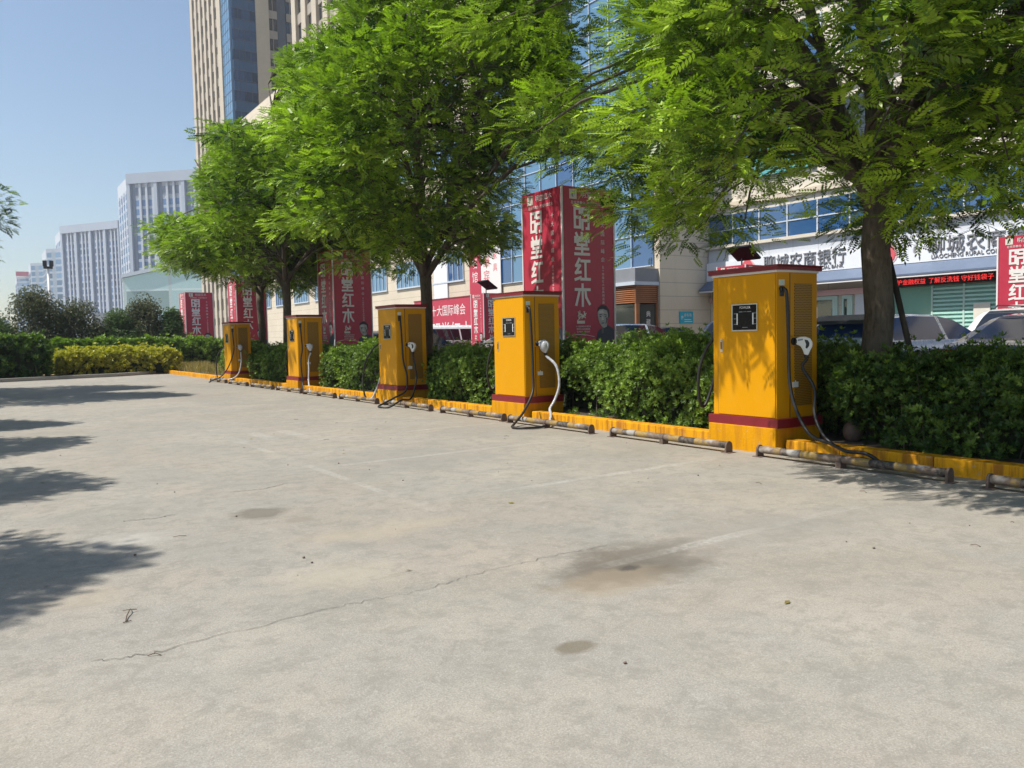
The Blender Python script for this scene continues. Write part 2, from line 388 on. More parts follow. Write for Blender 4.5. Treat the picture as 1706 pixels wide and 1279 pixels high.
# ------------------------------------------------------------------ mesh helpers
class MB:
    def __init__(s): s.v = []; s.f = []; s.m = []; s.sm = []
    def add(s, vs, fs, mi=0, smooth=False):
        o = len(s.v); s.v += [tuple(v) for v in vs]
        for f in fs: s.f.append(tuple(i+o for i in f)); s.m.append(mi); s.sm.append(smooth)
        return s
    def box(s, x0, x1, y0, y1, z0, z1, mi=0):
        vs = [(x0, y0, z0), (x1, y0, z0), (x1, y1, z0), (x0, y1, z0), (x0, y0, z1), (x1, y0, z1), (x1, y1, z1), (x0, y1, z1)]
        return s.add(vs, [(0, 3, 2, 1), (4, 5, 6, 7), (0, 1, 5, 4), (1, 2, 6, 5), (2, 3, 7, 6), (3, 0, 4, 7)], mi)
    def fbox(s, p0, u, n, s0, s1, z0, z1, d0, d1, mi=0):
        """box in a facade frame: along u, height z, depth along outward normal n"""
        P = lambda a, d, z: (p0[0]+u[0]*a+n[0]*d, p0[1]+u[1]*a+n[1]*d, z)
        vs = [P(s0, d1, z0), P(s1, d1, z0), P(s1, d0, z0), P(s0, d0, z0), P(s0, d1, z1), P(s1, d1, z1), P(s1, d0, z1), P(s0, d0, z1)]
        return s.add(vs, [(0, 3, 2, 1), (4, 5, 6, 7), (0, 1, 5, 4), (1, 2, 6, 5), (2, 3, 7, 6), (3, 0, 4, 7)], mi)
    def prism(s, poly, z0, z1, mi=0, top=None):
        n = len(poly); top = top or poly
        vs = [(x, y, z0) for x, y in poly] + [(x, y, z1) for x, y in top]
        fs = [tuple(range(n-1, -1, -1)), tuple(range(n, 2*n))] + [(i, (i+1) % n, n+(i+1) % n, n+i) for i in range(n)]
        return s.add(vs, fs, mi)
    def tube(s, pts, rads, n=8, mi=0, cap=True):
        pts = [Vector(p) for p in pts]
        if isinstance(rads, (int, float)): rads = [rads]*len(pts)
        o = len(s.v); ref = None
        for i, p in enumerate(pts):
            d = (pts[min(i+1, len(pts)-1)] - pts[max(i-1, 0)]).normalized()
            if ref is None:
                ref = Vector((0, 0, 1)) if abs(d.z) < .9 else Vector((1, 0, 0))
            a = d.cross(ref)
            if a.length < 1e-5: a = d.cross(Vector((0.3, 1, 0.2)))
            a.normalize(); b = d.cross(a); ref = b.cross(d) if False else ref
            for k in range(n):
                th = 2*math.pi*k/n
                s.v.append(tuple(p + (a*math.cos(th) + b*math.sin(th))*rads[i]))
        for i in range(len(pts)-1):
            for k in range(n):
                q = o+i*n
                s.f.append((q+k, q+(k+1) % n, q+n+(k+1) % n, q+n+k)); s.m.append(mi); s.sm.append(True)
        if cap:
            s.f.append(tuple(o+k for k in range(n-1, -1, -1))); s.m.append(mi); s.sm.append(False)
            q = o+(len(pts)-1)*n
            s.f.append(tuple(q+k for k in range(n))); s.m.append(mi); s.sm.append(False)
        return s
    def ball(s, c, r, n=10, m=6, mi=0, sc=(1, 1, 1)):
        vs = [(c[0], c[1], c[2]-r*sc[2])]
        for j in range(1, m):
            ph = -math.pi/2+math.pi*j/m
            for i in range(n):
                th = 2*math.pi*i/n
                vs.append((c[0]+r*sc[0]*math.cos(ph)*math.cos(th), c[1]+r*sc[1]*math.cos(ph)*math.sin(th), c[2]+r*sc[2]*math.sin(ph)))
        vs.append((c[0], c[1], c[2]+r*sc[2]))
        fs = [(0, 1+(i+1) % n, 1+i) for i in range(n)]
        for j in range(m-2):
            a = 1+j*n
            fs += [(a+i, a+(i+1) % n, a+n+(i+1) % n, a+n+i) for i in range(n)]
        a = 1+(m-2)*n
        fs += [(a+i, a+(i+1) % n, len(vs)-1) for i in range(n)]
        return s.add(vs, fs, mi, True)
    def mesh(s, name, mats):
        me = bpy.data.meshes.new(name); me.from_pydata(s.v, [], s.f)
        for m in (mats if isinstance(mats, (list, tuple)) else [mats]): me.materials.append(m)
        me.polygons.foreach_set('material_index', s.m); me.polygons.foreach_set('use_smooth', s.sm)
        me.update(); return me

def put(name, me, parent=None, loc=None):
    o = bpy.data.objects.new(name, me); COL.objects.link(o)
    if parent is not None: o.parent = parent
    if loc is not None: o.location = loc
    return o

def build(name, mb, mats, parent=None, loc=None, bevel=0.0):
    me = mb.mesh(name, mats)
    if bevel:
        bm = bmesh.new(); bm.from_mesh(me)
        es = [e for e in bm.edges if len(e.link_faces) == 2 and e.calc_face_angle(0) > .5]
        bmesh.ops.bevel(bm, geom=es, offset=bevel, segments=2, profile=.6, affect='EDGES', clamp_overlap=True)
        bm.to_mesh(me); bm.free()
    return put(name, me, parent, loc)

def tag(o, label=None, cat=None, group=None, kind=None):
    if label: o['label'] = label
    if cat: o['category'] = cat
    if group: o['group'] = group
    if kind: o['kind'] = kind
    return o

def thing(name, label, cat, loc=(0, 0, 0), rz=0.0, group=None):
    e = bpy.data.objects.new(name, None); COL.objects.link(e)
    e.empty_display_size = .2; e.location = loc; e.rotation_euler = (0, 0, rz)
    return tag(e, label, cat, group)

def struct(name, mb, mats, **k): return tag(build(name, mb, mats, **k), kind='structure')

_txt = {}
def text_mesh(body, size, extrude=.002, spacing=1.0):
    key = (body, size, extrude, spacing)
    if key in _txt: return _txt[key]
    cu = bpy.data.curves.new('lettering', 'FONT'); cu.body = body; cu.size = size
    cu.align_x = 'CENTER'; cu.align_y = 'CENTER'; cu.extrude = extrude; cu.resolution_u = 3
    cu.space_character = spacing; cu.space_line = 1.0
    ob = bpy.data.objects.new('lettering', cu); COL.objects.link(ob)
    me = bpy.data.meshes.new_from_object(ob.evaluated_get(bpy.context.evaluated_depsgraph_get()))
    bpy.data.objects.remove(ob); bpy.data.curves.remove(cu)
    me.materials.clear(); _txt[key] = me
    return me

FACE_X = Matrix(((0, 0, -1), (-1, 0, 0), (0, 1, 0)))   # text on a face looking towards -X
FACE_Y = Matrix(((1, 0, 0), (0, 0, -1), (0, 1, 0)))    # text on a face looking towards -Y

def text_at(body, size, at, face, mat, extrude):
    me = text_mesh(body, size, extrude).copy(); me.materials.clear(); me.materials.append(mat)
    me.transform(face.to_4x4()); me.transform(Matrix.Translation(at)); return me

def text(name, body, size, at, face, mat, parent=None, extrude=.002, spacing=1.0, sx=1.0):
    me = text_mesh(body, size, extrude, spacing).copy()
    if not me.materials: me.materials.append(mat)
    else: me.materials[0] = mat
    me.transform(Matrix.Diagonal((sx, 1, 1, 1)))
    me.transform(face.to_4x4()); me.transform(Matrix.Translation(at))
    return put(name, me, parent)

def flat_poly(mb, face, at, poly, depth, mi=0):
    """flat shape (u to the right, v up, in metres) laid `depth` in front of a face"""
    vs = [Vector(at) + face @ Vector((x, y, depth)) for x, y in poly]
    mb.add(vs, [tuple(range(len(vs)))], mi)

# ------------------------------------------------------------------ foliage helpers
rng = np.random.default_rng(7)

def quads_mesh(name, V, tint, mat, extra=None):
    n = len(V); me = bpy.data.meshes.new(name)
    me.vertices.add(n*4); me.loops.add(n*4); me.polygons.add(n)
    me.vertices.foreach_set('co', np.ascontiguousarray(V, np.float32).ravel())
    me.loops.foreach_set('vertex_index', np.arange(n*4, dtype=np.int32))
    me.polygons.foreach_set('loop_start', np.arange(0, n*4, 4, dtype=np.int32))
    me.polygons.foreach_set('loop_total', np.full(n, 4, np.int32))
    me.update(calc_edges=True)
    a = me.attributes.new('tint', 'FLOAT', 'FACE'); a.data.foreach_set('value', np.ascontiguousarray(tint, np.float32))
    me.materials.append(mat)
    return me

def unit(a): return a/np.maximum(np.linalg.norm(a, axis=-1, keepdims=True), 1e-9)

def frames(d, upv):
    d = unit(d); s = unit(np.cross(upv, d)); n = np.cross(d, s)
    return np.stack([d, s, n], axis=1)            # rows: forward, side, normal

def instance(T, tpl_tint, pos, fr, scale, tint):
    """T (k,4,3) template quads placed at pos with frames"""
    k = len(T)
    V = np.einsum('kvi,nij->nkvj', T, fr)*scale[:, None, None, None] + pos[:, None, None, :]
    tt = np.clip(tint[:, None] + tpl_tint[None, :], 0, 1)
    return V.reshape(-1, 4, 3), tt.ravel()

def kite(base, d, nrm, ln, wd):
    d = d/np.linalg.norm(d); s = np.cross(nrm, d); s /= np.linalg.norm(s)
    return np.array([base, base+d*ln*.45+s*wd*.5, base+d*ln, base+d*ln*.45-s*wd*.5])

def tpl_pinnate(pairs=6, L_=.24, ln=.068, wd=.029):
    q = []
    for i in range(pairs):
        x = L_*(.25+.65*i/(pairs-1)); z = -.05*(x/L_)**2*L_*2
        for sgn in (1, -1):
            d = np.array([.55, sgn*.85, -.12]); k = 1-.25*abs(i/(pairs-1)-.4)
            q.append(kite(np.array([x, 0, z]), d, np.array([0.1, sgn*.25, 1.0]), ln*k, wd*k))
    q.append(kite(np.array([L_*.92, 0, -.16*L_]), np.array([1, 0, -.45]), np.array([.3, 0, 1.]), ln*1.05, wd))
    return np.array(q)

def tpl_rosette(n=7, ln=.06, wd=.028, tilt=.5):
    q = []
    for i in range(n):
        a = 2.4*i; el = tilt+(.5*i/n)
        d = np.array([math.sin(el)*.95, math.cos(a)*math.cos(el), math.sin(a)*math.cos(el)])
        nr = np.array([1., -.4*math.cos(a), -.4*math.sin(a)])
        q.append(kite(d*.008, d, nr, ln*(.8+.4*((i*37) % 10)/10), wd))
    return np.array(q)

TP_PIN = tpl_pinnate(); TP_PIN_LO = tpl_pinnate(4, .20, .088, .042)
TP_ROS = tpl_rosette(8, .050, .021); TP_ROS_BIG = tpl_rosette(8, .10, .045)

def tree_meshes(seed, H=11.0, R=4.5, zb=2.5, fork=3.1, tr=.16, nclump=240, sprays=42, tpl=TP_PIN, lean=(0, 0), nlimb=6, sc=1.0, flat=.30, gap=.62, fan=.95, avoid=None):
    g = np.random.default_rng(seed); rnd = random.Random(seed)
    ph = g.uniform(0, 6.28, 4)
    def rad(z, th):
        u = np.clip((z-zb)/(H-zb), 0, 1)
        prof = np.sin(np.pi*np.clip(u, .02, 1)**.62)**.62
        lob = 1+.16*np.sin(2*th+ph[0])+.12*np.sin(3*th+ph[1]+u*3)+.10*np.sin(5*th+ph[2]-u*5)
        return R*prof*lob
    # clump centres, biased to the outside, kept apart
    cs = []
    tries = 0
    while len(cs) < nclump and tries < 40000:
        tries += 1
        z = zb+(H-zb)*g.uniform(.03, .97); th = g.uniform(0, 6.283); r = rad(z, th)*g.uniform(.12, 1)**.45
        c = np.array([r*math.cos(th)+lean[0]*(z-fork)/H, r*math.sin(th)+lean[1]*(z-fork)/H, z])
        if avoid is not None and avoid(c): continue
        if cs and np.min(np.linalg.norm((np.array(cs)-c)*[1, 1, 1.3], axis=1)) < gap*R/4.5: continue
        cs.append(c)
    cs = np.array(cs)
    # limbs
    mb = MB(); nodes = []
    wob = [Vector((rnd.uniform(-.05, .05), rnd.uniform(-.05, .05), 0)) for _ in range(5)]
    tp = [Vector((0, 0, -.15)), Vector((0, 0, .25))]+[Vector((0, 0, fork*k/4))+wob[int(k)-1] for k in (1.2, 2, 3)]+[Vector((wob[4].x, wob[4].y, fork))]
    mb.tube(tp, [tr*1.5, tr*1.2, tr*1.05, tr, tr*.98, tr*1.08], 14)
    top = tp[-1]
    a0 = rnd.uniform(0, 6.28)
    for i in range(nlimb):
        lead = i == 0
        az = a0+2*math.pi*i/max(1, nlimb-1)+rnd.uniform(-.3, .3)
        ln = (H-fork)*(.80 if lead else rnd.uniform(.50, .68))
        el = R_(86 if lead else rnd.uniform(38, 62))
        p = Vector((top.x, top.y, top.z-rnd.uniform(.0, .45)*(0 if lead else 1)-.08)); pts = [p.copy()]; nseg = 8
        d = Vector((math.cos(az)*math.cos(el), math.sin(az)*math.cos(el), math.sin(el)))
        for k in range(nseg):
            d = (d+Vector((rnd.uniform(-.13, .13), rnd.uniform(-.13, .13), .05 if not lead else .02))).normalized()
            p = p+d*ln/nseg; pts.append(p.copy())
        r1 = tr*(.66 if lead else rnd.uniform(.36, .50))
        rr = [r1*(1-k/nseg)**.8+.018 for k in range(nseg+1)]
        mb.tube(pts, rr, 8)
        for k in range(1, nseg+1): nodes.append((pts[k], rr[k], (pts[k]-pts[k-1]).normalized()))
    npos = np.array([n_[0] for n_ in nodes])
    for c in cs:
        dz = c[2]-npos[:, 2]
        cost = np.linalg.norm(npos-c, axis=1)+np.where(dz < -.1, 1.5, 0)+np.where(dz < .2, .4, 0)
        j = int(np.argmin(cost)); p0, r_, d_ = nodes[j]
        c_ = Vector(c); dist = (c_-p0).length
        mid = p0+d_*dist*.35+(c_-p0)*.25+Vector((0, 0, .12*dist))
        pts = [p0]+[p0*(1-t)**2+mid*2*t*(1-t)+c_*t*t for t in (.3, .6, .85, 1)]
        r1 = min(r_*.7, .010+.010*dist)
        mb.tube(pts, [r1, r1*.8, r1*.6, r1*.42, .006], 5, cap=False)
    trunk = mb.mesh('trunk', M['bark'])
    # foliage: flat fans of sprays round each clump centre
    n = len(cs)*sprays
    ci = np.repeat(np.arange(len(cs)), sprays); C = cs[ci]
    size = (g.uniform(.55, 1.05, len(cs))*R/4.5*fan)[ci]
    th = g.uniform(0, 6.283, n); rr = g.uniform(0, 1, n)**.45; ph_ = np.arcsin(np.clip(g.uniform(-.75, 1, n), -1, 1))
    axis = np.array([lean[0]*.3, lean[1]*.3]); outd = unit(np.c_[C[:, :2]-axis, (C[:, 2:]-zb)*.45-.3])
    loc = np.c_[np.cos(th)*np.cos(ph_)*rr, np.sin(th)*np.cos(ph_)*rr, np.sin(ph_)*rr*.55]
    P_ = C+loc*size[:, None]
    d = unit(outd*.35+loc*1.0+g.normal(0, .28, (n, 3))); d[:, 2] = d[:, 2]*.75-.02+g.normal(0, .16, n)
    upv = unit(np.c_[g.normal(0, .40, (n, 2)), np.ones(n)])
    fr = frames(d, upv)
    zrel = (P_[:, 2]-zb)/(H-zb)
    clt = g.uniform(-.16, .18, len(cs))[ci]
    tint = np.clip(.26+.48*np.clip(rr, 0, 1)**3+clt*1.9+g.normal(0, .13, n), 0, 1)  # outer sprays paler, inner darker: young tips, plus light put into the tint
    V, tt = instance(tpl, g.uniform(-.06, .06, len(tpl)), P_, fr, sc*g.uniform(.75, 1.25, n), tint)
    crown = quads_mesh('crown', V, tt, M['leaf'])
    return trunk, crown

def place_tree(meshes, label, loc, rz=0.0, s=1.0, group='trees along the hedge strip', name='street_tree'):
    t = thing(name, label, 'tree', loc, rz, group); t.scale = (s, s, s)
    put('trunk', meshes[0], t); put('crown', meshes[1], t)
    return t

def hedge(label, x0, x1, y0, y1, h, z0=.1, dens=230, mat='leafdk', tpl=TP_ROS, sc=1.0, group='clipped hedges along the charging bays', core=True, cat='hedge', seed=1, bright=.3, name='hedge', lump=.125):
    g = np.random.default_rng(seed)
    W, D = x1-x0, y1-y0
    areas = np.array([D*h, D*h, W*h, W*h, W*D*1.25]); n = int(areas.sum()*dens)
    f = g.choice(5, n, p=areas/areas.sum()); a, b = g.uniform(0, 1, n), g.uniform(0, 1, n)
    p = np.zeros((n, 3)); nr = np.zeros((n, 3))
    for k, (ax, sg) in enumerate(((0, -1), (0, 1), (1, -1), (1, 1), (2, 1))):
        m = f == k
        if ax == 0: p[m] = np.c_[np.full(m.sum(), x0 if sg < 0 else x1), y0+a[m]*D, b[m]*h]
        elif ax == 1: p[m] = np.c_[x0+a[m]*W, np.full(m.sum(), y0 if sg < 0 else y1), b[m]*h]
        else: p[m] = np.c_[x0+a[m]*W, y0+b[m]*D, np.full(m.sum(), h)]
        nr[m, ax] = sg
    # round the shoulders, sink the foot, lumps
    cx, cy = (x0+x1)/2, (y0+y1)/2
    rx = (p[:, 0]-cx)/(W/2); ry = (p[:, 1]-cy)/(D/2); rz = p[:, 2]/h
    top_in = .14*np.clip(rz, 0, 1)**4
    p[:, 0] -= rx*np.minimum(W/2*.3, top_in+.10*(1-rz)**3); p[:, 1] -= ry*np.minimum(D/2*.3, top_in)
    p[:, 2] -= h*.10*np.maximum(np.abs(rx), np.minimum(1, np.abs(ry)**6))**3*(rz > .8)
    lu = (np.sin(p[:, 1]*3.1+seed)*np.sin(p[:, 2]*4.3+p[:, 0]*3+seed*2)+.7*np.sin(p[:, 1]*7.3+p[:, 0]*5+seed*3)*np.sin(p[:, 2]*8+seed)+.6*np.sin(p[:, 1]*1.3+seed*5))
    keep = g.uniform(0, 1, n) > np.clip((-.15-lu)*1.2, 0, .85)*np.where(nr[:, 2] > .5, .35, 1)+.35*(rz < .35)*(nr[:, 2] < .5)
    p, nr, lu, rz = p[keep], nr[keep], lu[keep], rz[keep]; n = len(p)
    p += nr*(lu*lump)[:, None]
    ni = int(n*.8); ii = g.integers(0, n, ni)                      # inner layer, seen through the gaps
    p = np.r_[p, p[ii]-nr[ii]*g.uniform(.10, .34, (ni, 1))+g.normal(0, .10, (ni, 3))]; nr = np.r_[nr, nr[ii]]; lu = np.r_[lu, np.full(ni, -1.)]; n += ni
    if W > 1: p[:, 0] = np.clip(p[:, 0], x0-.08, x1+.2)
    p += nr*(-np.abs(g.normal(0, .08, n)))[:, None]+g.normal(0, .035, (n, 3))
    shoot = g.uniform(0, 1, n) < .06
    p[shoot] += nr[shoot]*g.uniform(.03, .14, (shoot.sum(), 1))+np.array([0, 0, .04])
    p[:, 2] = np.maximum(p[:, 2], .02)+z0
    d = unit(nr+g.normal(0, .45, (n, 3))+np.array([0, 0, .45])); fr = frames(d, unit(g.normal(0, 1, (n, 3))))
    tint = np.clip(bright+.20*(lu > .4)+.10*(lu > 1)+.25*shoot+.10*(nr[:, 2] > .5)+g.normal(0, .14, n), 0, 1)  # tops and bulges paler, inner leaves darker: sun and shade put into colour
    V, tt = instance(tpl, g.uniform(-.1, .1, len(tpl)), p, fr, sc*g.uniform(.55, 1.45, n), tint)
    t = thing(name, label, cat, ((x0+x1)/2, (y0+y1)/2, z0), 0, group)
    V = V-np.array([(x0+x1)/2, (y0+y1)/2, z0], np.float64)
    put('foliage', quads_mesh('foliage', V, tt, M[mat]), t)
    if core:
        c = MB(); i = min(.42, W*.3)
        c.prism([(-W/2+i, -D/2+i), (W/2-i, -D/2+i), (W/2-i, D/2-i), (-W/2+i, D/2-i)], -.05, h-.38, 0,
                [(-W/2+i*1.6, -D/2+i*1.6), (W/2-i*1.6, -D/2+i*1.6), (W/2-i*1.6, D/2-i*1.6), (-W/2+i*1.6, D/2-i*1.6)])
        build('dark_core', c, M['core'], t, bevel=.06)  # solid block, added to paint the dark between the leaves
        sm_ = MB(); rs_ = random.Random(seed)
        for k in range(int(D*7)):
            q = Vector((rs_.uniform(-W/2+.12, W/2-.2), rs_.uniform(-D/2+.1, D/2-.1), -.02)); e = q+Vector((rs_.uniform(-.18, .18), rs_.uniform(-.2, .2), h*rs_.uniform(.6, .92)))
            sm_.tube([q, (q+e)/2+Vector((rs_.uniform(-.05, .05), rs_.uniform(-.05, .05), 0)), e], [.012, .009, .004], 5, cap=False)
        build('stems', sm_, M['bark'], t)
    return t

def shrub(label, loc, rx, ry, h, mat, seed, n=1600, tpl=TP_ROS_BIG, sc=1.3, cat='shrub', group=None, bright=.4, point=.8, name='shrub'):
    """loose bush: stems from the foot, lobes of leaf clusters round their tips"""
    g = np.random.default_rng(seed); rnd = random.Random(seed)
    nl = 44; tips = []
    mb = MB()
    for i in range(nl):
        z = h*g.uniform(.2, .97); th = g.uniform(0, 6.283)
        k = (1-(z/h)**1.6*point)*g.uniform(.25, 1)**.5*.85
        t_ = Vector((rx*k*math.cos(th), ry*k*math.sin(th), z)); tips.append(t_)
        mb.tube([(rnd.uniform(-.1, .1), rnd.uniform(-.1, .1), -.1), t_*.5+Vector((0, 0, .1*h)), t_], [.035, .02, .008], 5, cap=False)
    tips = np.array(tips); ci = g.integers(0, nl, n)
    off = unit(g.normal(0, 1, (n, 3)))*g.uniform(0, 1, (n, 1))**.4*np.array([rx*.42, ry*.42, h*.17])
    p = tips[ci]+off; p[:, 2] = np.maximum(p[:, 2], .05)
    d = unit(off+np.array([0, 0, .25])+g.normal(0, .3, (n, 3))*rx*.3); fr = frames(d, unit(g.normal(0, 1, (n, 3))))
    tint = np.clip(bright+g.uniform(-.2, .2, nl)[ci]+g.normal(0, .15, n), 0, 1)
    V, tt = instance(tpl, g.uniform(-.1, .1, len(tpl)), p, fr, sc*g.uniform(.7, 1.3, n), tint)
    t = thing(name, label, cat, loc, 0, group)
    put('foliage', quads_mesh('foliage', V, tt, M[mat]), t); build('stems', mb, M['bark'], t)
    return t

# ------------------------------------------------------------------ ground
X0 = 7.536
Y5 = [5.755, 10.736, 15.536, 21.851, 28.953]
g_ = MB(); g_.add([(-1500, -1500, -.03), (1500, -1500, -.03), (1500, 1500, -.03), (-1500, 1500, -.03)], [(0, 1, 2, 3)])
struct('ground', g_, M['paving'])
lot = MB(); poly = [(-26, -24), (7.64, -24), (7.64, 41.5), (6.2, 40.2), (5.3, 39.55), (2.9, 38.9), (.8, 38.3), (-26, 33)]
lot.add([(x, y, 0) for x, y in poly], [tuple(range(len(poly)))])
struct('parking_lot', lot, M['concrete'])
sl = MB(); sl.box(7.78, 10.05, -24, 43.5, -.02, .11); struct('planting_bed', sl, M['soil'])
sl = MB(); sl.prism([(-26, 33.25), (.75, 38.5), (2.85, 39.1), (5.2, 39.75), (6.1, 40.4), (7.6, 41.8), (7.78, 43.5), (10.05, 43.5), (10.05, 70), (-26, 70)], -.02, .12)
struct('far_planting_bed', sl, M['drygrass'])
cp = MB(); cp.box(10.2, 29.3, -30, 110, -.02, .15); struct('car_park', cp, M['asphalt'])
kb = MB(); kb.box(10.05, 10.2, -24, 110, -.02, .2); struct('car_park_kerb', kb, M['paving'])
# far grey kerb along the end of the lot
kb = MB(); pl = [(-26, 33), (.8, 38.3), (2.9, 38.9), (5.3, 39.55), (6.2, 40.2), (7.64, 41.5)]
for a, b in zip(pl[:-1], pl[1:]):
    u = Vector((b[0]-a[0], b[1]-a[1])); ln = u.length; u = u/ln; n = Vector((u.y, -u.x))
    kb.fbox(a, u, n, .004, ln-.004, -.02, .15, -.2, 0)
struct('lot_end_kerb', kb, M['paving'], bevel=.015)
# yellow kerb along the planting bed, broken at each plinth
kb = MB(); ys = [-24]+[v for y in Y5 for v in (y-.07, y+1.01)]+[41.4]
for a, b in zip(ys[0::2], ys[1::2]):
    y = a
    while y < b-.02:
        y1 = min(b, y+1.0)
        if b-y1 < .25: y1 = b
        kb.box(X0+.06, X0+.24, y+.003, y1-.003, -.02, .165)
        y = y1
struct('yellow_kerb', kb, M['ykerb'], bevel=.014)
# jagged crack / joint across the lane
ck = MB(); rnd = random.Random(5)
def crack(pts, w0):
    v = []; 
    for (a, b) in zip(pts[:-1], pts[1:]):
        for k in range(14):
            t = k/14; v.append((a[0]+(b[0]-a[0])*t+rnd.uniform(-.012, .012), a[1]+(b[1]-a[1])*t+rnd.uniform(-.022, .022)))
    v.append(pts[-1])
    for (a, b) in zip(v[:-1], v[1:]):
        d = Vector((b[0]-a[0], b[1]-a[1]))
        if d.length < 1e-4: continue
        n = Vector((-d.y, d.x)).normalized()*w0*rnd.uniform(.4, 1.2)
        ck.add([(a[0]-n.x, a[1]-n.y, .004), (b[0]-n.x, b[1]-n.y, .004), (b[0]+n.x, b[1]+n.y, .004), (a[0]+n.x, a[1]+n.y, .004)], [(0, 1, 2, 3)])
crack([(.35, 3.89), (.64, 3.84), (1.5, 3.93), (1.9, 3.87), (2.42, 3.96), (3.0, 3.98), (3.4, 3.95)], .0018)
crack([(1.9, 7.6), (2.2, 7.55), (2.5, 7.7)], .004)
crack([(.9, 6.9), (1.15, 6.86), (1.3, 6.9)], .003)
struct('pavement_crack', ck, M['crack'])
# scattered grit, stalks and leaf scraps
lt = MB(); rnd = random.Random(11)
for i in range(0, 150, 2):
    x, y = rnd.uniform(.2, 7.2), rnd.uniform(1.6, 14)
    if i < 70:
        s = rnd.uniform(.004, .011); lt.ball((x, y, s*.6), s, 5, 4, 0, (1, .8, .6))
    elif i < 115:
        a = rnd.uniform(0, 6.3); l = rnd.uniform(.02, .09); lt.tube([(x, y, .004), (x+l*.5*math.cos(a), y+l*.5*math.sin(a), .012), (x+l*math.cos(a+.3), y+l*math.sin(a+.3), .005)], .0022, 4, 1)
    else:
        a = rnd.uniform(0, 6.3); l = rnd.uniform(.015, .035); c_, s_ = math.cos(a)*l, math.sin(a)*l
        lt.add([(x, y, .006), (x+c_-s_*.4, y+s_+c_*.4, .012), (x+2*c_, y+2*s_, .007), (x+c_+s_*.4, y+s_-c_*.4, .006)], [(0, 1, 2, 3)], 2)
tag(build('ground_litter', lt, [M['stone'], M['twig'], M['straw']]), 'scattered grit, stalks and leaf scraps on the concrete', 'litter', kind='stuff')
tw = MB()
tw.tube([(.56, 4.36, .006), (.575, 4.43, .012), (.60, 4.50, .02)], .003, 5); tw.tube([(.60, 4.50, .02), (.57, 4.53, .012)], .002, 5)
tw.tube([(.60, 4.50, .02), (.635, 4.515, .01)], .002, 5); tw.tube([(.60, 4.50, .02), (.61, 4.55, .008)], .002, 5); tw.tube([(.545, 4.35, .006), (.585, 4.355, .007)], .0025, 5)
tag(build('dry_twig', tw, M['twig']), 'small forked dry twig lying alone on the concrete', 'twig')

# ------------------------------------------------------------------ charging cabinets
CACHE = {}
def shared(key, fn):
    if key not in CACHE: CACHE[key] = fn()
    return CACHE[key]

FOOT = [(0, 0), (.17, -.04), (.69, -.04), (.69, .97), (.17, .97), (0, .93)]
ZB, ZT = .40, 2.075
def grow(poly, d, cx=.345, cy=.465):
    return [(x+math.copysign(d, x-cx), y+math.copysign(d, y-cy)) for x, y in poly]

def m_bev(mb, name, mats, bv):
    me = mb.mesh(name, mats); bm = bmesh.new(); bm.from_mesh(me)
    es = [e for e in bm.edges if len(e.link_faces) == 2 and e.calc_face_angle(0) > .3]
    bmesh.ops.bevel(bm, geom=es, offset=bv, segments=2, profile=.6, affect='EDGES', clamp_overlap=True)
    bm.to_mesh(me); bm.free(); return me

def catmull(pts, n=8):
    P = [Vector(p) for p in pts]; P = [P[0]*2-P[1]]+P+[P[-1]*2-P[-2]]; out = []
    for i in range(1, len(P)-2):
        for k in range(n):
            t = k/n; a, b, c, d = P[i-1:i+3]
            out.append(.5*((2*b)+(c-a)*t+(2*a-5*b+4*c-d)*t*t+(3*b-a-3*c+d)*t**3))
    return out+[P[-2]]

def hose(pts, r=.019, film=False):
    mb = MB(); q = catmull(pts, 12)
    if film: rr = [r*(1+.16*abs(math.sin(i*1.9)*math.sin(i*.7))) for i in range(len(q))]
    else: rr = [r*(1.0+.07*(i % 2)) for i in range(len(q))]
    mb.tube(q, rr, 9); return mb

def gun_mesh(side, wrap=False):
    """charging gun seated in the holster; local origin at the socket, side -1: towards -Y"""
    s = side; d = Vector((.60, s*.80, 0)); q = Vector((d.y, -d.x, 0))
    def slab(mb, poly, t0, t1, mi):
        n = len(poly); P = [d*a+Vector((0, 0, z)) for a, z in poly]
        vs = [p+q*t0 for p in P]+[p+q*t1 for p in P]
        mb.add(vs, [tuple(range(n-1, -1, -1)), tuple(range(n, 2*n))]+[(i, (i+1) % n, n+(i+1) % n, n+i) for i in range(n)], mi)
    body = [(.012, .036), (.05, .050), (.115, .052), (.165, .030), (.188, -.015), (.186, -.060), (.160, -.115), (.140, -.160), (.098, -.150), (.085, -.105), (.060, -.055), (.012, -.036)]
    mb = MB(); slab(mb, body, -.036, .036, 0)
    me = m_bev(mb, 'charging_gun', [M['film'] if wrap else M['white'], M['black'], M['greyband']], .012)
    ex = MB()
    ex.tube([(0, 0, 0), d*.02], .040, 14, 1)
    for t0, t1 in ((-.0385, -.0362), (.0362, .0385)):
        slab(ex, [(.100, .020), (.135, .012), (.155, -.020), (.150, -.055), (.128, -.085), (.112, -.075), (.118, -.035)], t0, t1, 1)
        slab(ex, [(.030, .022), (.085, .030), (.085, .012), (.030, .004)], t0, t1, 2)
    ex.tube([d*.118+Vector((0, 0, -.150)), d*.128+Vector((0, 0, -.200))], [.029, .023], 10, 1)
    if wrap: ex.ball(d*.10+Vector((0, 0, -.04)), .10, 12, 8, 0, (.75, .75, 1.05))
    bm = bmesh.new(); bm.from_mesh(me); e2 = ex.mesh('x', [M['film'] if wrap else M['white'], M['black'], M['greyband']]); bm.from_mesh(e2); bm.to_mesh(me); bm.free()
    return me

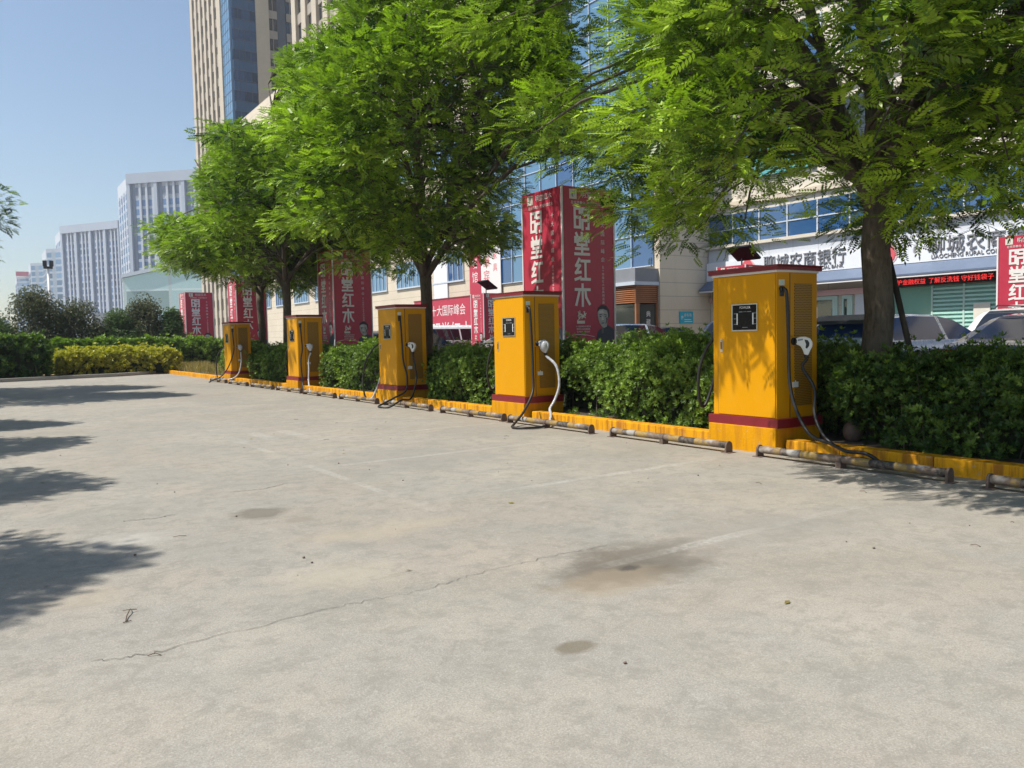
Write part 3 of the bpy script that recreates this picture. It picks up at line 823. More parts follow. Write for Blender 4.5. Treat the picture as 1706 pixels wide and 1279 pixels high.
def charger(idx, y, label, right, left, film_r=False, scr=True, wrap=()):
    t = thing('charging_cabinet', label, 'charging station', (X0, y, 0), 0, 'yellow charging cabinets in a row')
    put('plinth', shared('plinth', lambda: m_bev(MB().box(-.065, .76, -.032, .955, -.02, .298), 'plinth', M['yplinth'], .006)), t)
    put('base_band', shared('band', lambda: m_bev(MB().prism(grow(FOOT, -.045), .298, ZB+.004), 'base_band', M['maroon'], .003)), t)
    cab = put('cabinet', shared('cab', lambda: m_bev(MB().prism(FOOT, ZB, ZT), 'cabinet', M['yellow'], .006)), t)
    rf = MB().prism(grow(FOOT, .042), 2.098, 2.135, 0).prism(grow(FOOT, .042), 2.1355, 2.158, 0, grow(FOOT, -.05))
    roof = put('roof', shared('roof', lambda: m_bev(rf, 'roof', M['maroon'], .004)), t)
    put('roof_trim', shared('trim', lambda: MB().prism(grow(FOOT, -.012), ZT-.002, 2.0985).mesh('roof_trim', M['strip'])), roof)
    d = MB().box(-.012, .02, .012, .845, ZB+.012, ZT-.012)
    door = put('door', shared('door', lambda: m_bev(d, 'door', M['yellow'], .003)), t)
    put('panel_seam', shared('seam', lambda: MB().box(-.002, .02, .8455, .856, ZB+.012, ZT-.012).mesh('panel_seam', M['dkwood'])), cab)
    put('panel_seam', shared('seam2', lambda: MB().box(.178, .19, -.0415, -.03, ZB+.01, ZT-.01).mesh('panel_seam', M['dkwood'])), cab)
    hd = MB().box(-.018, -.012, .772, .806, 1.165, 1.325, 0).box(-.024, -.018, .779, .799, 1.20, 1.315, 1).tube([(-.026, .789, 1.30), (-.012, .789, 1.30)], .011, 10, 0)
    put('door_handle', shared('handle', lambda: m_bev(hd, 'door_handle', [M['silver'], M['black']], .0015)), door)
    # screen
    ds = MB().box(-.0205, -.0115, .262, .612, 1.428, 1.722)
    disp = put('display', shared('disp', lambda: m_bev(ds, 'display', M['scrblk'], .002)), t)
    fr = MB()
    for b in ((.250, .625, 1.722, 1.734), (.250, .625, 1.416, 1.428)): fr.box(-.024, -.0115, b[0], b[1], b[2], b[3])
    for b in ((.250, .262), (.612, .625)): fr.box(-.0238, -.0116, b[0], b[1], 1.4282, 1.7218)
    put('display_frame', shared('dframe', lambda: fr.mesh('display_frame', M['silver'])), disp)
    for k, yb in enumerate((.545, .315)):
        lb = MB().box(-.0215, -.0203, yb-.008, yb+.008, 1.492, 1.625)
        sg = 1 if k == 0 else -1
        for q, zz in enumerate((1.622, 1.562, 1.497)): lb.box(-.0213, -.0203, min(yb+sg*.0085, yb+sg*.05), max(yb+sg*.0085, yb+sg*.05), zz-.0035, zz+.0035, 1)
        put('light_bar', shared('lb%d' % k, lambda: lb.mesh('light_bar', [M['white'], M['greyband']])), disp)
    put('lettering', shared('fow', lambda: text_at('FOWLER', .040, (-.0212, .43, 1.690), FACE_X, M['lettering'], .0006)), disp)
    put('lettering', shared('fow2', lambda: _strip([(.34, .395), (.41, .425), (.437, .452), (.462, .52)], 1.642, .008)), disp)
    put('lettering', shared('fow3', lambda: _strip([(.39, .47)], 1.458, .006)), disp)
    # vents on both ends
    for k, (ya, yb) in enumerate(((-.046, -.038), (.968, .976))):
        v = MB().box(.262, .588, ya, yb, .535, 1.948)
        put('vent_panel', shared('vent%d' % k, lambda: v.mesh('vent_panel', M['perf'])), t)
    # cable outlet, notice plate, holster, card, on both ends
    for k, sd in enumerate((-1, 1)):
        yc = lambda a: (-.04*a/.17 if sd < 0 else .93+.04*a/.17)
        pl = MB()
        for a, b, z0, z1, mi, off in ((.03, .105, 1.925, 1.99, 0, .004), (.045, .092, 1.938, 1.978, 1, .006)):
            pl.add([(a, yc(a)+sd*off, z0), (b, yc(b)+sd*off, z0), (b, yc(b)+sd*off, z1), (a, yc(a)+sd*off, z1), (a, yc(a), z0), (b, yc(b), z0), (b, yc(b), z1), (a, yc(a), z1)],
                   [(0, 1, 2, 3), (7, 6, 5, 4), (0, 4, 5, 1), (1, 5, 6, 2), (2, 6, 7, 3), (3, 7, 4, 0)], mi)
        put('notice_plate', shared('plate%d' % k, lambda: pl.mesh('notice_plate', [M['paper'], M['greenframe']])), t)
        ol = MB().tube([(.065, yc(.065)+.01*-sd, 1.885), (.062, yc(.06)+sd*.035, 1.88)], [.034, .03], 12)
        ol.box(.035, .10, min(yc(.06), yc(.06)+sd*.012), max(yc(.06), yc(.06)+sd*.012), 1.80, 1.91)
        put('cable_outlet', shared('outlet%d' % k, lambda: ol.mesh('cable_outlet', M['black'])), t)
        ye = -.04 if sd < 0 else .97
        hs = MB().tube([(.215, ye, 1.285), (.215, ye+sd*.022, 1.285)], .062, 20, 0).tube([(.215, ye+sd*.0225, 1.285), (.215, ye+sd*.05, 1.285)], [.044, .042], 16, 1)
        put('gun_holster', shared('holster%d' % k, lambda: hs.mesh('gun_holster', [M['yellow'], M['black']])), t)
        wr = sd in wrap
        gn = put('charging_gun', shared('gun%d%d' % (k, wr), lambda: gun_mesh(sd, wr)), t, (.215, ye+sd*.045, 1.285))
        cd = MB().box(.225, .325, min(ye+sd*.012, ye), max(ye+sd*.012, ye), .755, .818).tube([(.275, ye+sd*.006, .818), (.275, ye+sd*.006, .835)], .008, 8)
        put('hanging_card', shared('card%d' % k, lambda: cd.mesh('hanging_card', M['white'])), t)
        path = right if sd < 0 else left
        if path:
            o = build('charging_cable', hose(path), M['black'], t)
            if sd in wrap:
                n = max(3, int(len(path)*.4))
                build('film_sleeve', hose(path[-n:], .0222, True), M['film'], o)
    return t

def _strip(spans, z, h):
    mb = MB()
    for a, b in spans: mb.box(-.0212, -.0204, .86-b, .86-a, z-h/2, z+h/2)
    return mb.mesh('lettering', M['greyband'])

G_ = .028
gx, gy, gz = .215+.076, -.04-.045-.102, 1.285-.20       # where a right-hand gun lets go of its cable
OUT_R = [(.062, -.045, 1.885), (.045, -.10, 1.83), (.06, -.105, 1.55), (.075, -.105, 1.2)]
ly = .97+.045+.102
OUT_L = [(.062, .975, 1.885), (.09, 1.0, 1.82), (.12, 1.0, 1.55), (.10, 1.02, 1.34), (.06, 1.10, 1.20), (.02, 1.18, .95), (.02, 1.20, .66), (.08, 1.20, .48), (.16, 1.19, .52), (.26, 1.16, .8), (.29, ly, 1.09)]
OUT_L2 = [(.062, .975, 1.885), (.09, 1.0, 1.8), (.11, 1.01, 1.4), (.0, 1.2, 1.22), (-.13, 1.36, .95), (-.17, 1.45, .6), (-.17, 1.46, .25), (-.12, 1.42, .06), (.0, 1.35, .08), (.2, 1.26, .6), (.29, ly, 1.09)]
charger(0, Y5[0], 'nearest yellow charging cabinet, dappled by tree shade, cables trailing right over a pipe',
        OUT_R+[(.09, -.105, .85), (.10, -.17, .55), (.07, -.38, .26), (-.03, -.72, .07+.12), (-.16, -.98, .155), (-.20, -1.22, .16), (-.12, -1.34, .06), (.0, -1.2, .05), (.10, -.85, .08), (.16, -.52, .22), (.24, -.33, .45), (.31, -.27, .75), (gx-.02, gy+.04, .98), (gx, gy, gz)], OUT_L)
charger(1, Y5[1], 'sunlit yellow charging cabinet in front of a tall red pillar, film-wrapped cable',
        OUT_R+[(.06, -.13, .85), (-.0, -.2, .5), (-.30, -.36, .2), (-.62, -.56, .05), (-.80, -.78, G_), (-.72, -1.0, G_), (-.46, -1.06, G_), (-.22, -.95, .06), (.05, -.62, .15), (.2, -.4, .22), (.33, -.36, .35), (.40, -.40, .6), (.38, -.36, .9), (gx, gy, gz)], OUT_L, wrap=(-1,))
charger(2, Y5[2], 'third yellow charging cabinet, beside a tree trunk, cable looping forward onto the concrete',
        OUT_R+[(.09, -.115, .9), (.13, -.18, .6), (.05, -.25, .3), (-.25, -.3, .17), (-.60, -.36, .04), (-.72, -.58, G_), (-.60, -.80, G_), (-.3, -.75, .15), (.0, -.55, .14), (.2, -.35, .3), (.30, -.28, .6), (gx, gy, 1.0), (gx, gy, gz)], OUT_L2, wrap=(1,))
charger(3, Y5[3], 'fourth yellow charging cabinet, sunlit front, between a red pillar and a dark trunk',
        OUT_R+[(.02, -.12, .9), (.02, -.14, .6), (.02, -.2, .25), (-.05, -.4, .1), (-.12, -.75, .08), (-.1, -.95, G_), (.0, -.8, .05), (.1, -.5, .12), (.16, -.3, .3), (.2, -.24, .6), (gx-.06, gy+.02, .9), (gx, gy, gz)], OUT_L, wrap=(-1,))
charger(4, Y5[4], 'farthest yellow charging cabinet, standing wholly in shade at the far end of the row',
        OUT_R+[(.0, -.1, .9), (-.15, .0, .5), (-.32, .25, .22), (-.62, .5, .05), (-.6, .75, G_), (-.4, .4, .16), (-.1, -.1, .12), (.15, -.25, .3), (.26, -.28, .7), (gx, gy, 1.0), (gx, gy, gz)], OUT_L2, wrap=(-1,))

# ------------------------------------------------------------------ wheel stops
def stop_mesh(L_, seed):
    mb = MB(); rr = random.Random(seed)
    mb.tube([(0, k*L_/8, .085+rr.uniform(-.002, .002)) for k in range(9)], .042, 14, 0)
    return mb.mesh('pipe', M['pipe'])
def stop_cap():
    mb = MB()
    mb.tube([(0, -.012, .085), (0, .012, .085)], .052, 14); mb.box(-.056, .056, -.011, .011, -.01, .075)
    mb.box(-.06, .06, -.05, .06, -.005, .008)
    return mb.mesh('end_bracket', M['pipecap'])
def stop_mid():
    mb = MB(); mb.box(-.05, .05, -.03, .03, -.01, .06); mb.tube([(0, -.03, .085), (0, .03, .085)], .047, 14)
    return mb.mesh('bracket', M['pipecap'])
capm, midm = stop_cap(), stop_mid()
where = ['cut off at the right edge of the photo', 'with the cable of the nearest charging cabinet lying over it', 'left of the nearest charging cabinet, next to leafy shade',
         'under the looped cable of the second charging cabinet', 'just left of the sunlit second charging cabinet', 'under the cable loop of the third charging cabinet',
         'just left of the third charging cabinet, on sunlit concrete', 'in front of the fourth charging cabinet, on its right side', 'in front of the fourth charging cabinet plinth',
         'to the left of the fourth charging cabinet, half in shade', 'in front of the farthest charging cabinet, in shade', 'farthest of the row, past the last charging cabinet']
for i, yh in enumerate((3.31, 5.76, 8.21, 10.72, 13.05, 15.55, 18.0, 20.5, 22.9, 25.4, 28.0, 30.6)):
    L_ = 2.06+.04*math.sin(i*2.1)
    t = thing('wheel_stop', 'rusty striped pipe wheel stop '+where[i], 'wheel stop', (7.225+.02*math.sin(i*1.7), yh-L_, 0), R_(.5*math.sin(i*3.1)), 'pipe wheel stops along the bays')
    pm = put('pipe', stop_mesh(L_, i), t)
    put('end_bracket', capm, t, (0, 0, 0)); put('end_bracket', capm, t, (0, L_, 0)); put('bracket', midm, t, (0, L_*.52, 0))
st = MB().ball((8.40, 5.36, .22), .13, 12, 8, 0, (1, .8, 1)); tag(build('garden_stone', st, M['stone']), 'reddish stone in the bed behind the nearest cabinet', 'stone')

# ------------------------------------------------------------------ sign pillars
STROKES = {
 'ming': [[(.38, .80), (.38, 1), (0, 1), (0, .56), (.38, .56), (.38, .06), (0, .06), (0, .42)], [(.55, .76), (.55, 1), (1, 1), (1, .02), (.86, .02)], [(.66, .72), (.99, .72)], [(.99, .42), (.55, .42), (.55, -.02)]],
 'tang': [[(.10, 1.02), (.17, .88)], [(.5, 1.05), (.5, .86)], [(.92, 1.02), (.85, .88)], [(.02, .62), (.02, .82), (.98, .82), (.98, .66)], [(.18, .68), (.84, .68), (.84, .47), (.18, .47), (.18, .68)], [(.06, .27), (.94, .27)], [(.5, .44), (.5, .03)], [(0, 0), (1, 0)]],
 'hong': [[(.28, 1.02), (.06, .70), (.32, .70), (.03, .34), (.36, .37)], [(0, 0), (.36, .10)], [(.44, .94), (1.02, .94)], [(.73, .94), (.73, .04)], [(.42, .02), (1.04, .02)]],
 'mu': [[(0, .78), (1.02, .78)], [(.5, 1.02), (.5, -.03)], [(.28, .74), (.03, .02)], [(.70, .74), (.76, .38), (1.0, .06)]],
}
def strokes(mb, face, at, gl, w_, h_, th, d0=.004):
    """glyph drawn as thick strokes; each stroke a hair above the last"""
    k = 0
    for st_ in STROKES[gl]:
        for a, b in zip(st_[:-1], st_[1:]):
            A = Vector((a[0]*w_, a[1]*h_)); B = Vector((b[0]*w_, b[1]*h_)); d = B-A
            if d.length < 1e-6: continue
            d.normalize(); A -= d*th*.5; B += d*th*.5; n = Vector((-d.y, d.x))*th*.5
            flat_poly(mb, face, at, [(A-n)[:], (B-n)[:], (B+n)[:], (A+n)[:]], d0+k*.0005); k += 1

def ell(cx, cy, rx, ry, n=20, a0=0, a1=6.2832):
    return [(cx+rx*math.cos(a0+(a1-a0)*i/n), cy+ry*math.sin(a0+(a1-a0)*i/n)) for i in range(n)]

def sign_face(parent, face, c, W, H, s):
    """print of one side: c = bottom centre of that face; W,H size; all in the pillar's frame"""
    C = Vector(c); at = lambda x, z: C+face @ Vector((x, z, 0))
    # logo block and header
    b = MB(); flat_poly(b, face, at(0, 0), [(-.36*W, H*.942), (-.22*W, H*.942), (-.22*W, H*.988), (-.36*W, H*.988)], .003); build('logo_panel', b, M['paper'], parent)
    b = MB(); flat_poly(b, face, at(-.29*W, H*.965), ell(0, 0, .03*W, .045*W, 14), .005); flat_poly(b, face, at(-.29*W, H*.965), ell(.012*W, .0, .012*W, .04*W, 10), .0065, 1); build('logo_mark', b, [M['chrome_txt'], M['paper']], parent)
    text('lettering', '明堂红木', .15*s*W/1.45, at(.06*W, H*.965)+face @ Vector((0, 0, .004)), face, M['lettering'], parent, .001)
    text('lettering', '在世界舞台  代言中国红木', .078*W/1.45, at(-.02*W, H*.925)+face @ Vector((0, 0, .004)), face, M['lettering'], parent, .001)
    gw, gh = .26*W, .094*H
    for i, gl in enumerate(('ming', 'tang', 'hong', 'mu')):
        b = MB(); strokes(b, face, at(-.265*W, H*(.805-.121*i)), gl, gw, gh, .043*W)
        build('big_character', b, M['lettering'], parent)
    for i, ch in enumerate('十大国际峰会'):
        text('lettering', ch, .115*W/1.45, at(.27*W, H*(.868-.0415*i))+face @ Vector((0, 0, .004)), face, M['lettering'], parent, .001)
    col = '五十特级红木家具制造商'
    for i, ch in enumerate(col):
        text('lettering', ch, .068*W/1.45, at(.27*W, H*(.625-.0172*i))+face @ Vector((0, 0, .004)), face, M['lettering'], parent, .001)
    # seal emblem
    b = MB(); rr = random.Random(3)
    for k in range(15):
        a = rr.uniform(-.5, .5); cx, cy = rr.uniform(-.06, .06)*W, rr.uniform(.01, .1)*W
        l = rr.uniform(.02, .05)*W; dx, dy = math.cos(a*6)*l, math.sin(a*6)*l; n = Vector((-dy, dx)).normalized()*.007*W
        flat_poly(b, face, at(-.16*W, H*.372), [(cx-dx-n.x, cy-dy-n.y), (cx+dx-n.x, cy+dy-n.y), (cx+dx+n.x, cy+dy+n.y), (cx-dx+n.x, cy-dy+n.y)], .004+k*.0004)
    flat_poly(b, face, at(-.16*W, H*.352), [(-.09*W, 0), (.06*W, 0), (.06*W, .045*W), (-.09*W, .045*W)], .004); build('seal_emblem', b, M['paper'], parent)
    for k, tx in enumerate(('十大国际峰会专用红木', '明堂红木家具体验馆', '红木家具  国际品质')):
        text('lettering', tx, .042*W/1.45, at(-.13*W, H*(.338-.0125*k))+face @ Vector((0, 0, .004)), face, M['lettering'], parent, .001)
    b = MB()   # swooping pale line under the text
    q = [(-.5*W+.01, H*.278), (-.40*W, H*.294), (-.25*W, H*.303), (-.05*W, H*.298), (.08*W, H*.290)]
    for i, (p, r) in enumerate(zip(q[:-1], q[1:])): flat_poly(b, face, at(0, 0), [(p[0], p[1]-.012), (r[0], r[1]-.012), r, p], .004+.0004*i)
    build('swoosh', b, M['lettering'], parent)
    # printed portrait of a man in a dark suit
    px, pz = .28*W, H*.378
    b = MB(); P_ = at(px, pz)
    def fp(poly, d, mi): flat_poly(b, face, P_, [(x*W, y*W) for x, y in poly], d, mi)
    fp([(-.20, -.62), (.195, -.62), (.195, -.18), (.16, -.15), (.07, -.10), (-.03, -.13), (-.13, -.20), (-.17, -.35)], .004, 2)
    fp([(-.045, -.16), (.05, -.13), (.06, -.06), (-.03, -.07)], .0048, 0)
    fp([(-.06, -.15), (-.02, -.13), (-.01, -.22), (-.05, -.24)], .0054, 3)
    fp([(-.125, .03), (-.13, .09), (-.10, .15), (-.03, .17), (.04, .145), (.075, .08), (.078, .0), (.05, -.08), (.0, -.13), (-.05, -.125), (-.095, -.07), (-.115, -.02)], .006, 0)
    fp([(-.135, .09), (-.12, .16), (-.05, .205), (.04, .19), (.10, .13), (.105, .03), (.08, -.01), (.076, .06), (.055, .115), (-.02, .14), (-.09, .13)], .0066, 1)
    fp([(-.10, .055), (-.05, .065), (-.05, .052), (-.10, .045)], .0072, 1); fp([(0.0, .062), (.055, .05), (.055, .04), (.0, .05)], .0072, 1)
    fp(ell(-.075, .025, .020, .008, 10), .0072, 1); fp(ell(.028, .022, .022, .008, 10), .0072, 1)
    fp([(-.045, .03), (-.025, .03), (-.008, -.03), (-.028, -.045), (-.055, -.035)], .0072, 4); fp([(-.055, -.038), (-.008, -.034), (-.012, -.042), (-.05, -.045)], .0078, 3)
    fp([(-.065, -.072), (-.03, -.064), (.012, -.070), (-.02, -.084), (-.05, -.083)], .0072, 3)
    fp([(.03, .0), (.07, .02), (.07, -.02), (.04, -.08), (.02, -.09), (.035, -.04)], .0070, 3)
    fp([(-.105, .10), (-.03, .125), (.0, .08), (-.09, .07)], .0069, 4)
    build('printed_portrait', b, [M['skin'], M['blackpr'], M['suit'], M['skindk'], M['skinlt']], parent)

def pillar(label, x, y, H, W, group, floodlight=False):
    t = thing('sign_pillar', label, 'sign pillar', (x, y, .1), 0, group)
    build('panel_box', MB().box(0, W, 0, W, 0, H), M['red'], t, bevel=.004)
    e = MB()
    for a, b in ((0, 0), (W, 0), (0, W)): e.box(a-.018, a+.018, b-.018, b+.018, 0, H+.01)
    build('edge_strip', e, M['strip'], t)
    f1 = sign_face(t, FACE_X, (-.002, W/2, 0), W, H, 1); f2 = sign_face(t, FACE_Y, (W/2, -.002, 0), W, H, 1)
    if floodlight:
        fl = MB(); s = W*.55
        fl.tube([(W*.45, W*.5, H), (W*.45, W*.5, H+.28)], .025, 8)
        fl.add([(W*.25, W*.1, H+.62), (W*.25, W*.9, H+.62), (W*.75, W*.9, H+.22), (W*.75, W*.1, H+.22), (W*.29, W*.1, H+.68), (W*.29, W*.9, H+.68), (W*.79, W*.9, H+.28), (W*.79, W*.1, H+.28)],
               [(3, 2, 1, 0), (4, 5, 6, 7), (0, 1, 5, 4), (1, 2, 6, 5), (2, 3, 7, 6), (3, 0, 4, 7)])
        build('floodlight', fl, M['matblack'], t)
    return t
PG = 'tall red advertising pillars behind the hedge'
pillar('large red advertising pillar right behind the second charging cabinet', 10.2, 13.1, 4.42, 1.42, PG)
pillar('red advertising pillar right of the fourth charging cabinet, half under branches', 10.2, 25.83, 4.42, 1.40, PG)
pillar('red advertising pillar in deep shade right behind the farthest charging cabinet', 10.2, 37.9, 4.42, 1.40, PG)
pillar('farthest red advertising pillar, left of the last charging cabinet, near the teal glass hall', 10.2, 48.7, 4.30, 1.55, PG)
PG2 = 'smaller red pillars in front of the shops'
pillar('red pillar by the green bank shutters at the right edge of the photo', 21, 8.3, 3.5, 1.22, PG2)
pillar('red pillar with floodlight, mostly hidden behind the nearest charging cabinet', 21, 17.25, 3.52, 1.2, PG2, True)
pillar('small red pillar with floodlight, left of the second charging cabinet', 21, 33.4, 3.52, 1.2, PG2, True)

# ------------------------------------------------------------------ hedges along the bays
HX0, HX1 = 7.95, 9.75
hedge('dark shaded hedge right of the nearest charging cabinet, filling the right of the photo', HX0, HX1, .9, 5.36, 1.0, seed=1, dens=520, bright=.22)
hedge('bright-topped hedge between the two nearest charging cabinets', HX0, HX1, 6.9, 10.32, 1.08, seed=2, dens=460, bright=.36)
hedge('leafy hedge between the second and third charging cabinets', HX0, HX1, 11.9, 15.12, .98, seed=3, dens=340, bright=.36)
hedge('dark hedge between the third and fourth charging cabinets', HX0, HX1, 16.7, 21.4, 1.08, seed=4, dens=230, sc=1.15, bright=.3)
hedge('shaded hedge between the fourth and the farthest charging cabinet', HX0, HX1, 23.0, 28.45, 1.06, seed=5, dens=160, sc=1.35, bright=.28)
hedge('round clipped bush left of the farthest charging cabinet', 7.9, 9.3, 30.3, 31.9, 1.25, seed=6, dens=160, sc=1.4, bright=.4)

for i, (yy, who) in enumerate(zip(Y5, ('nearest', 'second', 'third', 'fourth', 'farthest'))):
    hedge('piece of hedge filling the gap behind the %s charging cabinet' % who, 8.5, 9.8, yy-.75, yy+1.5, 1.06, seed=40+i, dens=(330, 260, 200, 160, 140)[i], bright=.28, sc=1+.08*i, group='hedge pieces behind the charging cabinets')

# ------------------------------------------------------------------ street trees
def seen(p):
    """where a point stands from the photographer's spot: used to prune the crowns like the real ones"""
    v = Vector(p)-cam.location; d = v.dot(fw)
    return (853+F_PX*v.dot(rt)/d, 639.5-F_PX*v.dot(up)/d) if d > .5 else (9e9, 9e9)
prn = random.Random(77)
def pruner(at, rules, rz=0.0, sunlit=None, edge=6.5):
    M_ = Matrix.Translation(at) @ Matrix.Rotation(rz, 4, 'Z')
    def f(c):
        w_ = M_ @ Vector(c); x, y = seen(w_)
        for (x0, x1, y0, y1, pr) in rules:
            if x0 < x < x1 and y0 < y < y1 and prn.random() < pr: return True
        if w_.x-sv.x/sv.z*w_.z < edge and prn.random() < .92: return True
        for (px_, ya, yb, zb_, pr) in sunlit or ():
            t_ = (px_-w_.x)/-sv.x
            if t_ > 0 and ya < w_.y-sv.y*t_ < yb and -.3 < w_.z-sv.z*t_ < zb_: return prn.random() < pr
        return False
    return f
SILH = [(-500, 272, -900, 2000, 1), (272, 350, -900, 368, 1), (350, 370, -900, 275, 1), (370, 490, -900, 222, 1), (490, 515, -900, 95, 1), (515, 555, -900, 40, 1)]
SILHC = [(-500, 485, -900, 2000, .97), (485, 520, -900, 100, 1), (500, 580, -900, 70, 1), (485, 530, 100, 150, .6)]
LIT = [(10.2, 12.5, 15.4, 5.4, .97)]
pA, pC, pB, pD = (8.9, 5.35, .1), (8.9, 16.7, .1), (8.9, 26.9, .1), (9.35, 31.3, .1)
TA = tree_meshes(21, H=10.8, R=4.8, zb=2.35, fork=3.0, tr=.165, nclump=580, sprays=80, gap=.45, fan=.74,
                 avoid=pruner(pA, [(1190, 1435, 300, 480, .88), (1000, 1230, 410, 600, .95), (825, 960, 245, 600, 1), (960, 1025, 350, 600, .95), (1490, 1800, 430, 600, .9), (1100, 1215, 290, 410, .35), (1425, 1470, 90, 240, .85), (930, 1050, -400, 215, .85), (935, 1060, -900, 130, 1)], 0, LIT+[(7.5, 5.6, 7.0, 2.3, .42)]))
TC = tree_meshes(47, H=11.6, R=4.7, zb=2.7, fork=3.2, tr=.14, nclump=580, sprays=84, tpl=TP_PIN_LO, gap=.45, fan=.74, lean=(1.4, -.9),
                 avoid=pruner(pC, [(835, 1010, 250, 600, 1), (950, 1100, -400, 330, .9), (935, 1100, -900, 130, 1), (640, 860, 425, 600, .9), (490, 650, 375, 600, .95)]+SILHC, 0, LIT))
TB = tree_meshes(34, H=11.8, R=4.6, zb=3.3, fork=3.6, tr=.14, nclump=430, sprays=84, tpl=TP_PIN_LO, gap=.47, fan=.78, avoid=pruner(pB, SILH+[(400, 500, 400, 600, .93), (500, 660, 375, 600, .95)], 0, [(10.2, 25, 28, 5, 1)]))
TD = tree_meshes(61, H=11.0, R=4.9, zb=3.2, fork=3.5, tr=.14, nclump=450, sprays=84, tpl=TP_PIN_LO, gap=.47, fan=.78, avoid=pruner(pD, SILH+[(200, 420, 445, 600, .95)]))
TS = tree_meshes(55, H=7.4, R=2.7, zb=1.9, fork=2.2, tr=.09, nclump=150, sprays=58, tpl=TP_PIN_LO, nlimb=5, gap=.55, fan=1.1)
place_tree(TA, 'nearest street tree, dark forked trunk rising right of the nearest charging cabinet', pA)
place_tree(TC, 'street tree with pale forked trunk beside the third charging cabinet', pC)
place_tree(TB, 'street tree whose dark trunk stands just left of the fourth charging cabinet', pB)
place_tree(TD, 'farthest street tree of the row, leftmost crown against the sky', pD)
lg = 'trees along the left side of the lot'
for i, (x, y, s, r, lb) in enumerate(((-3.55, 7.2, .50, 20, 'tree just outside the left edge, throwing the nearest leaf shadow on the concrete'), (-3.3, 10.6, .46, 140, 'second tree outside the left edge, throwing the second leaf shadow'), (-3.3, 14.6, .58, 260, 'third tree outside the left edge, throwing the third leaf shadow'),
                              (-3.3, 18.3, .66, 70, 'fourth tree outside the left edge of the photo'), (-2.3, 26.3, 1.0, 200, 'left tree before last, its shadow far down the lot'), (-2.5, 30.8, 1.1, 310, 'left tree whose branch tips hang in at the left edge of the photo'))):
    place_tree(TS, lb, (x, y, 0), R_(r), s, lg, 'small_tree').scale = (s, s, max(s, .9) if y < 25 else 1.4)
# timber stakes propping the nearest tree
for a, b, lb in (((9.02, 5.30, 2.25), (9.0, 4.75, .05), 'dark timber prop leaning right against the nearest tree trunk'), ((9.02, 5.45, 1.6), (9.25, 5.75, .05), 'dark timber prop on the left side of the nearest tree trunk')):
    tag(build('tree_prop', MB().tube([a, b], .035, 8), M['stake']), lb, 'tree prop', 'props at the nearest tree')

# ------------------------------------------------------------------ planting at the far end
FE = 'bushes at the far end of the lot'
hedge('very dark hedge in the shade at the left edge, far end of the lot', -9, 2.6, 38.0+1.3, 41.6, 1.75, seed=11, dens=60, tpl=TP_ROS_BIG, sc=1.5, bright=.05, group=FE)  # low tint paints in the shade of the left trees
hedge('low golden yellow hedge along the far kerb', 3.0, 8.2, 40.6, 42.6, 1.02, seed=12, dens=130, mat='leafyl', tpl=TP_ROS_BIG, sc=1.0, bright=.62, group=FE, lump=.12)
hedge('long green hedge behind the golden hedge', 2.0, 11.6, 43.2, 45.2, 1.5, seed=13, dens=90, tpl=TP_ROS_BIG, sc=1.3, bright=.4, group=FE)
for i, (lb, x, y, rx, h, mt, sd) in enumerate((
    ('brownish cypress bush, tallest one left of the grey tower block', 2.6, 47, 1.9, 4.0, 'leafbr', 1), ('brownish bush in front of the grey tower block', 4.5, 47.6, 1.9, 3.5, 'leafbr', 2),
    ('dark green bush at the left edge beside the brown cypress', .3, 46, 2.1, 2.9, 'leafgy', 3), ('pale green bush right of the low white building', 6.6, 47.5, 1.4, 3.0, 'leafgy', 4),
    ('brownish bush in front of the teal glass hall', 7.9, 48, 1.6, 3.7, 'leafbr', 5), ('green bush beside the farthest red pillar', 9.2, 47.2, .9, 3.0, 'leafgy', 6))):
    shrub(lb, (x, y, .1), rx, rx, h, mt, sd, 8000, TP_ROS, 1.35, group=FE)
gs = np.random.default_rng(4); n = 5000
p = np.c_[gs.uniform(7.7, 9.9, n), gs.uniform(41.9, 43.4, n), np.full(n, .12)]
p2 = np.c_[gs.uniform(8.0, 9.9, n//2), gs.uniform(32.5, 41.5, n//2), np.full(n//2, .1)]; p = np.r_[p, p2]; n = len(p)
d = unit(np.c_[gs.normal(0, .35, (n, 2)), np.ones(n)]); bl = np.array([kite(np.zeros(3), np.array([1., 0, 0]), np.array([0, 0, 1.]), .38, .018)])
V, tt = instance(bl, np.zeros(1), p, frames(d, unit(gs.normal(0, 1, (n, 3)))), gs.uniform(.5, 1.3, n), gs.uniform(0, 1, n))
tag(put('dry_grass', quads_mesh('dry_grass', V, tt, M['straw'])), 'tufts of dry straw-coloured grass by the far kerb', 'grass', kind='stuff')

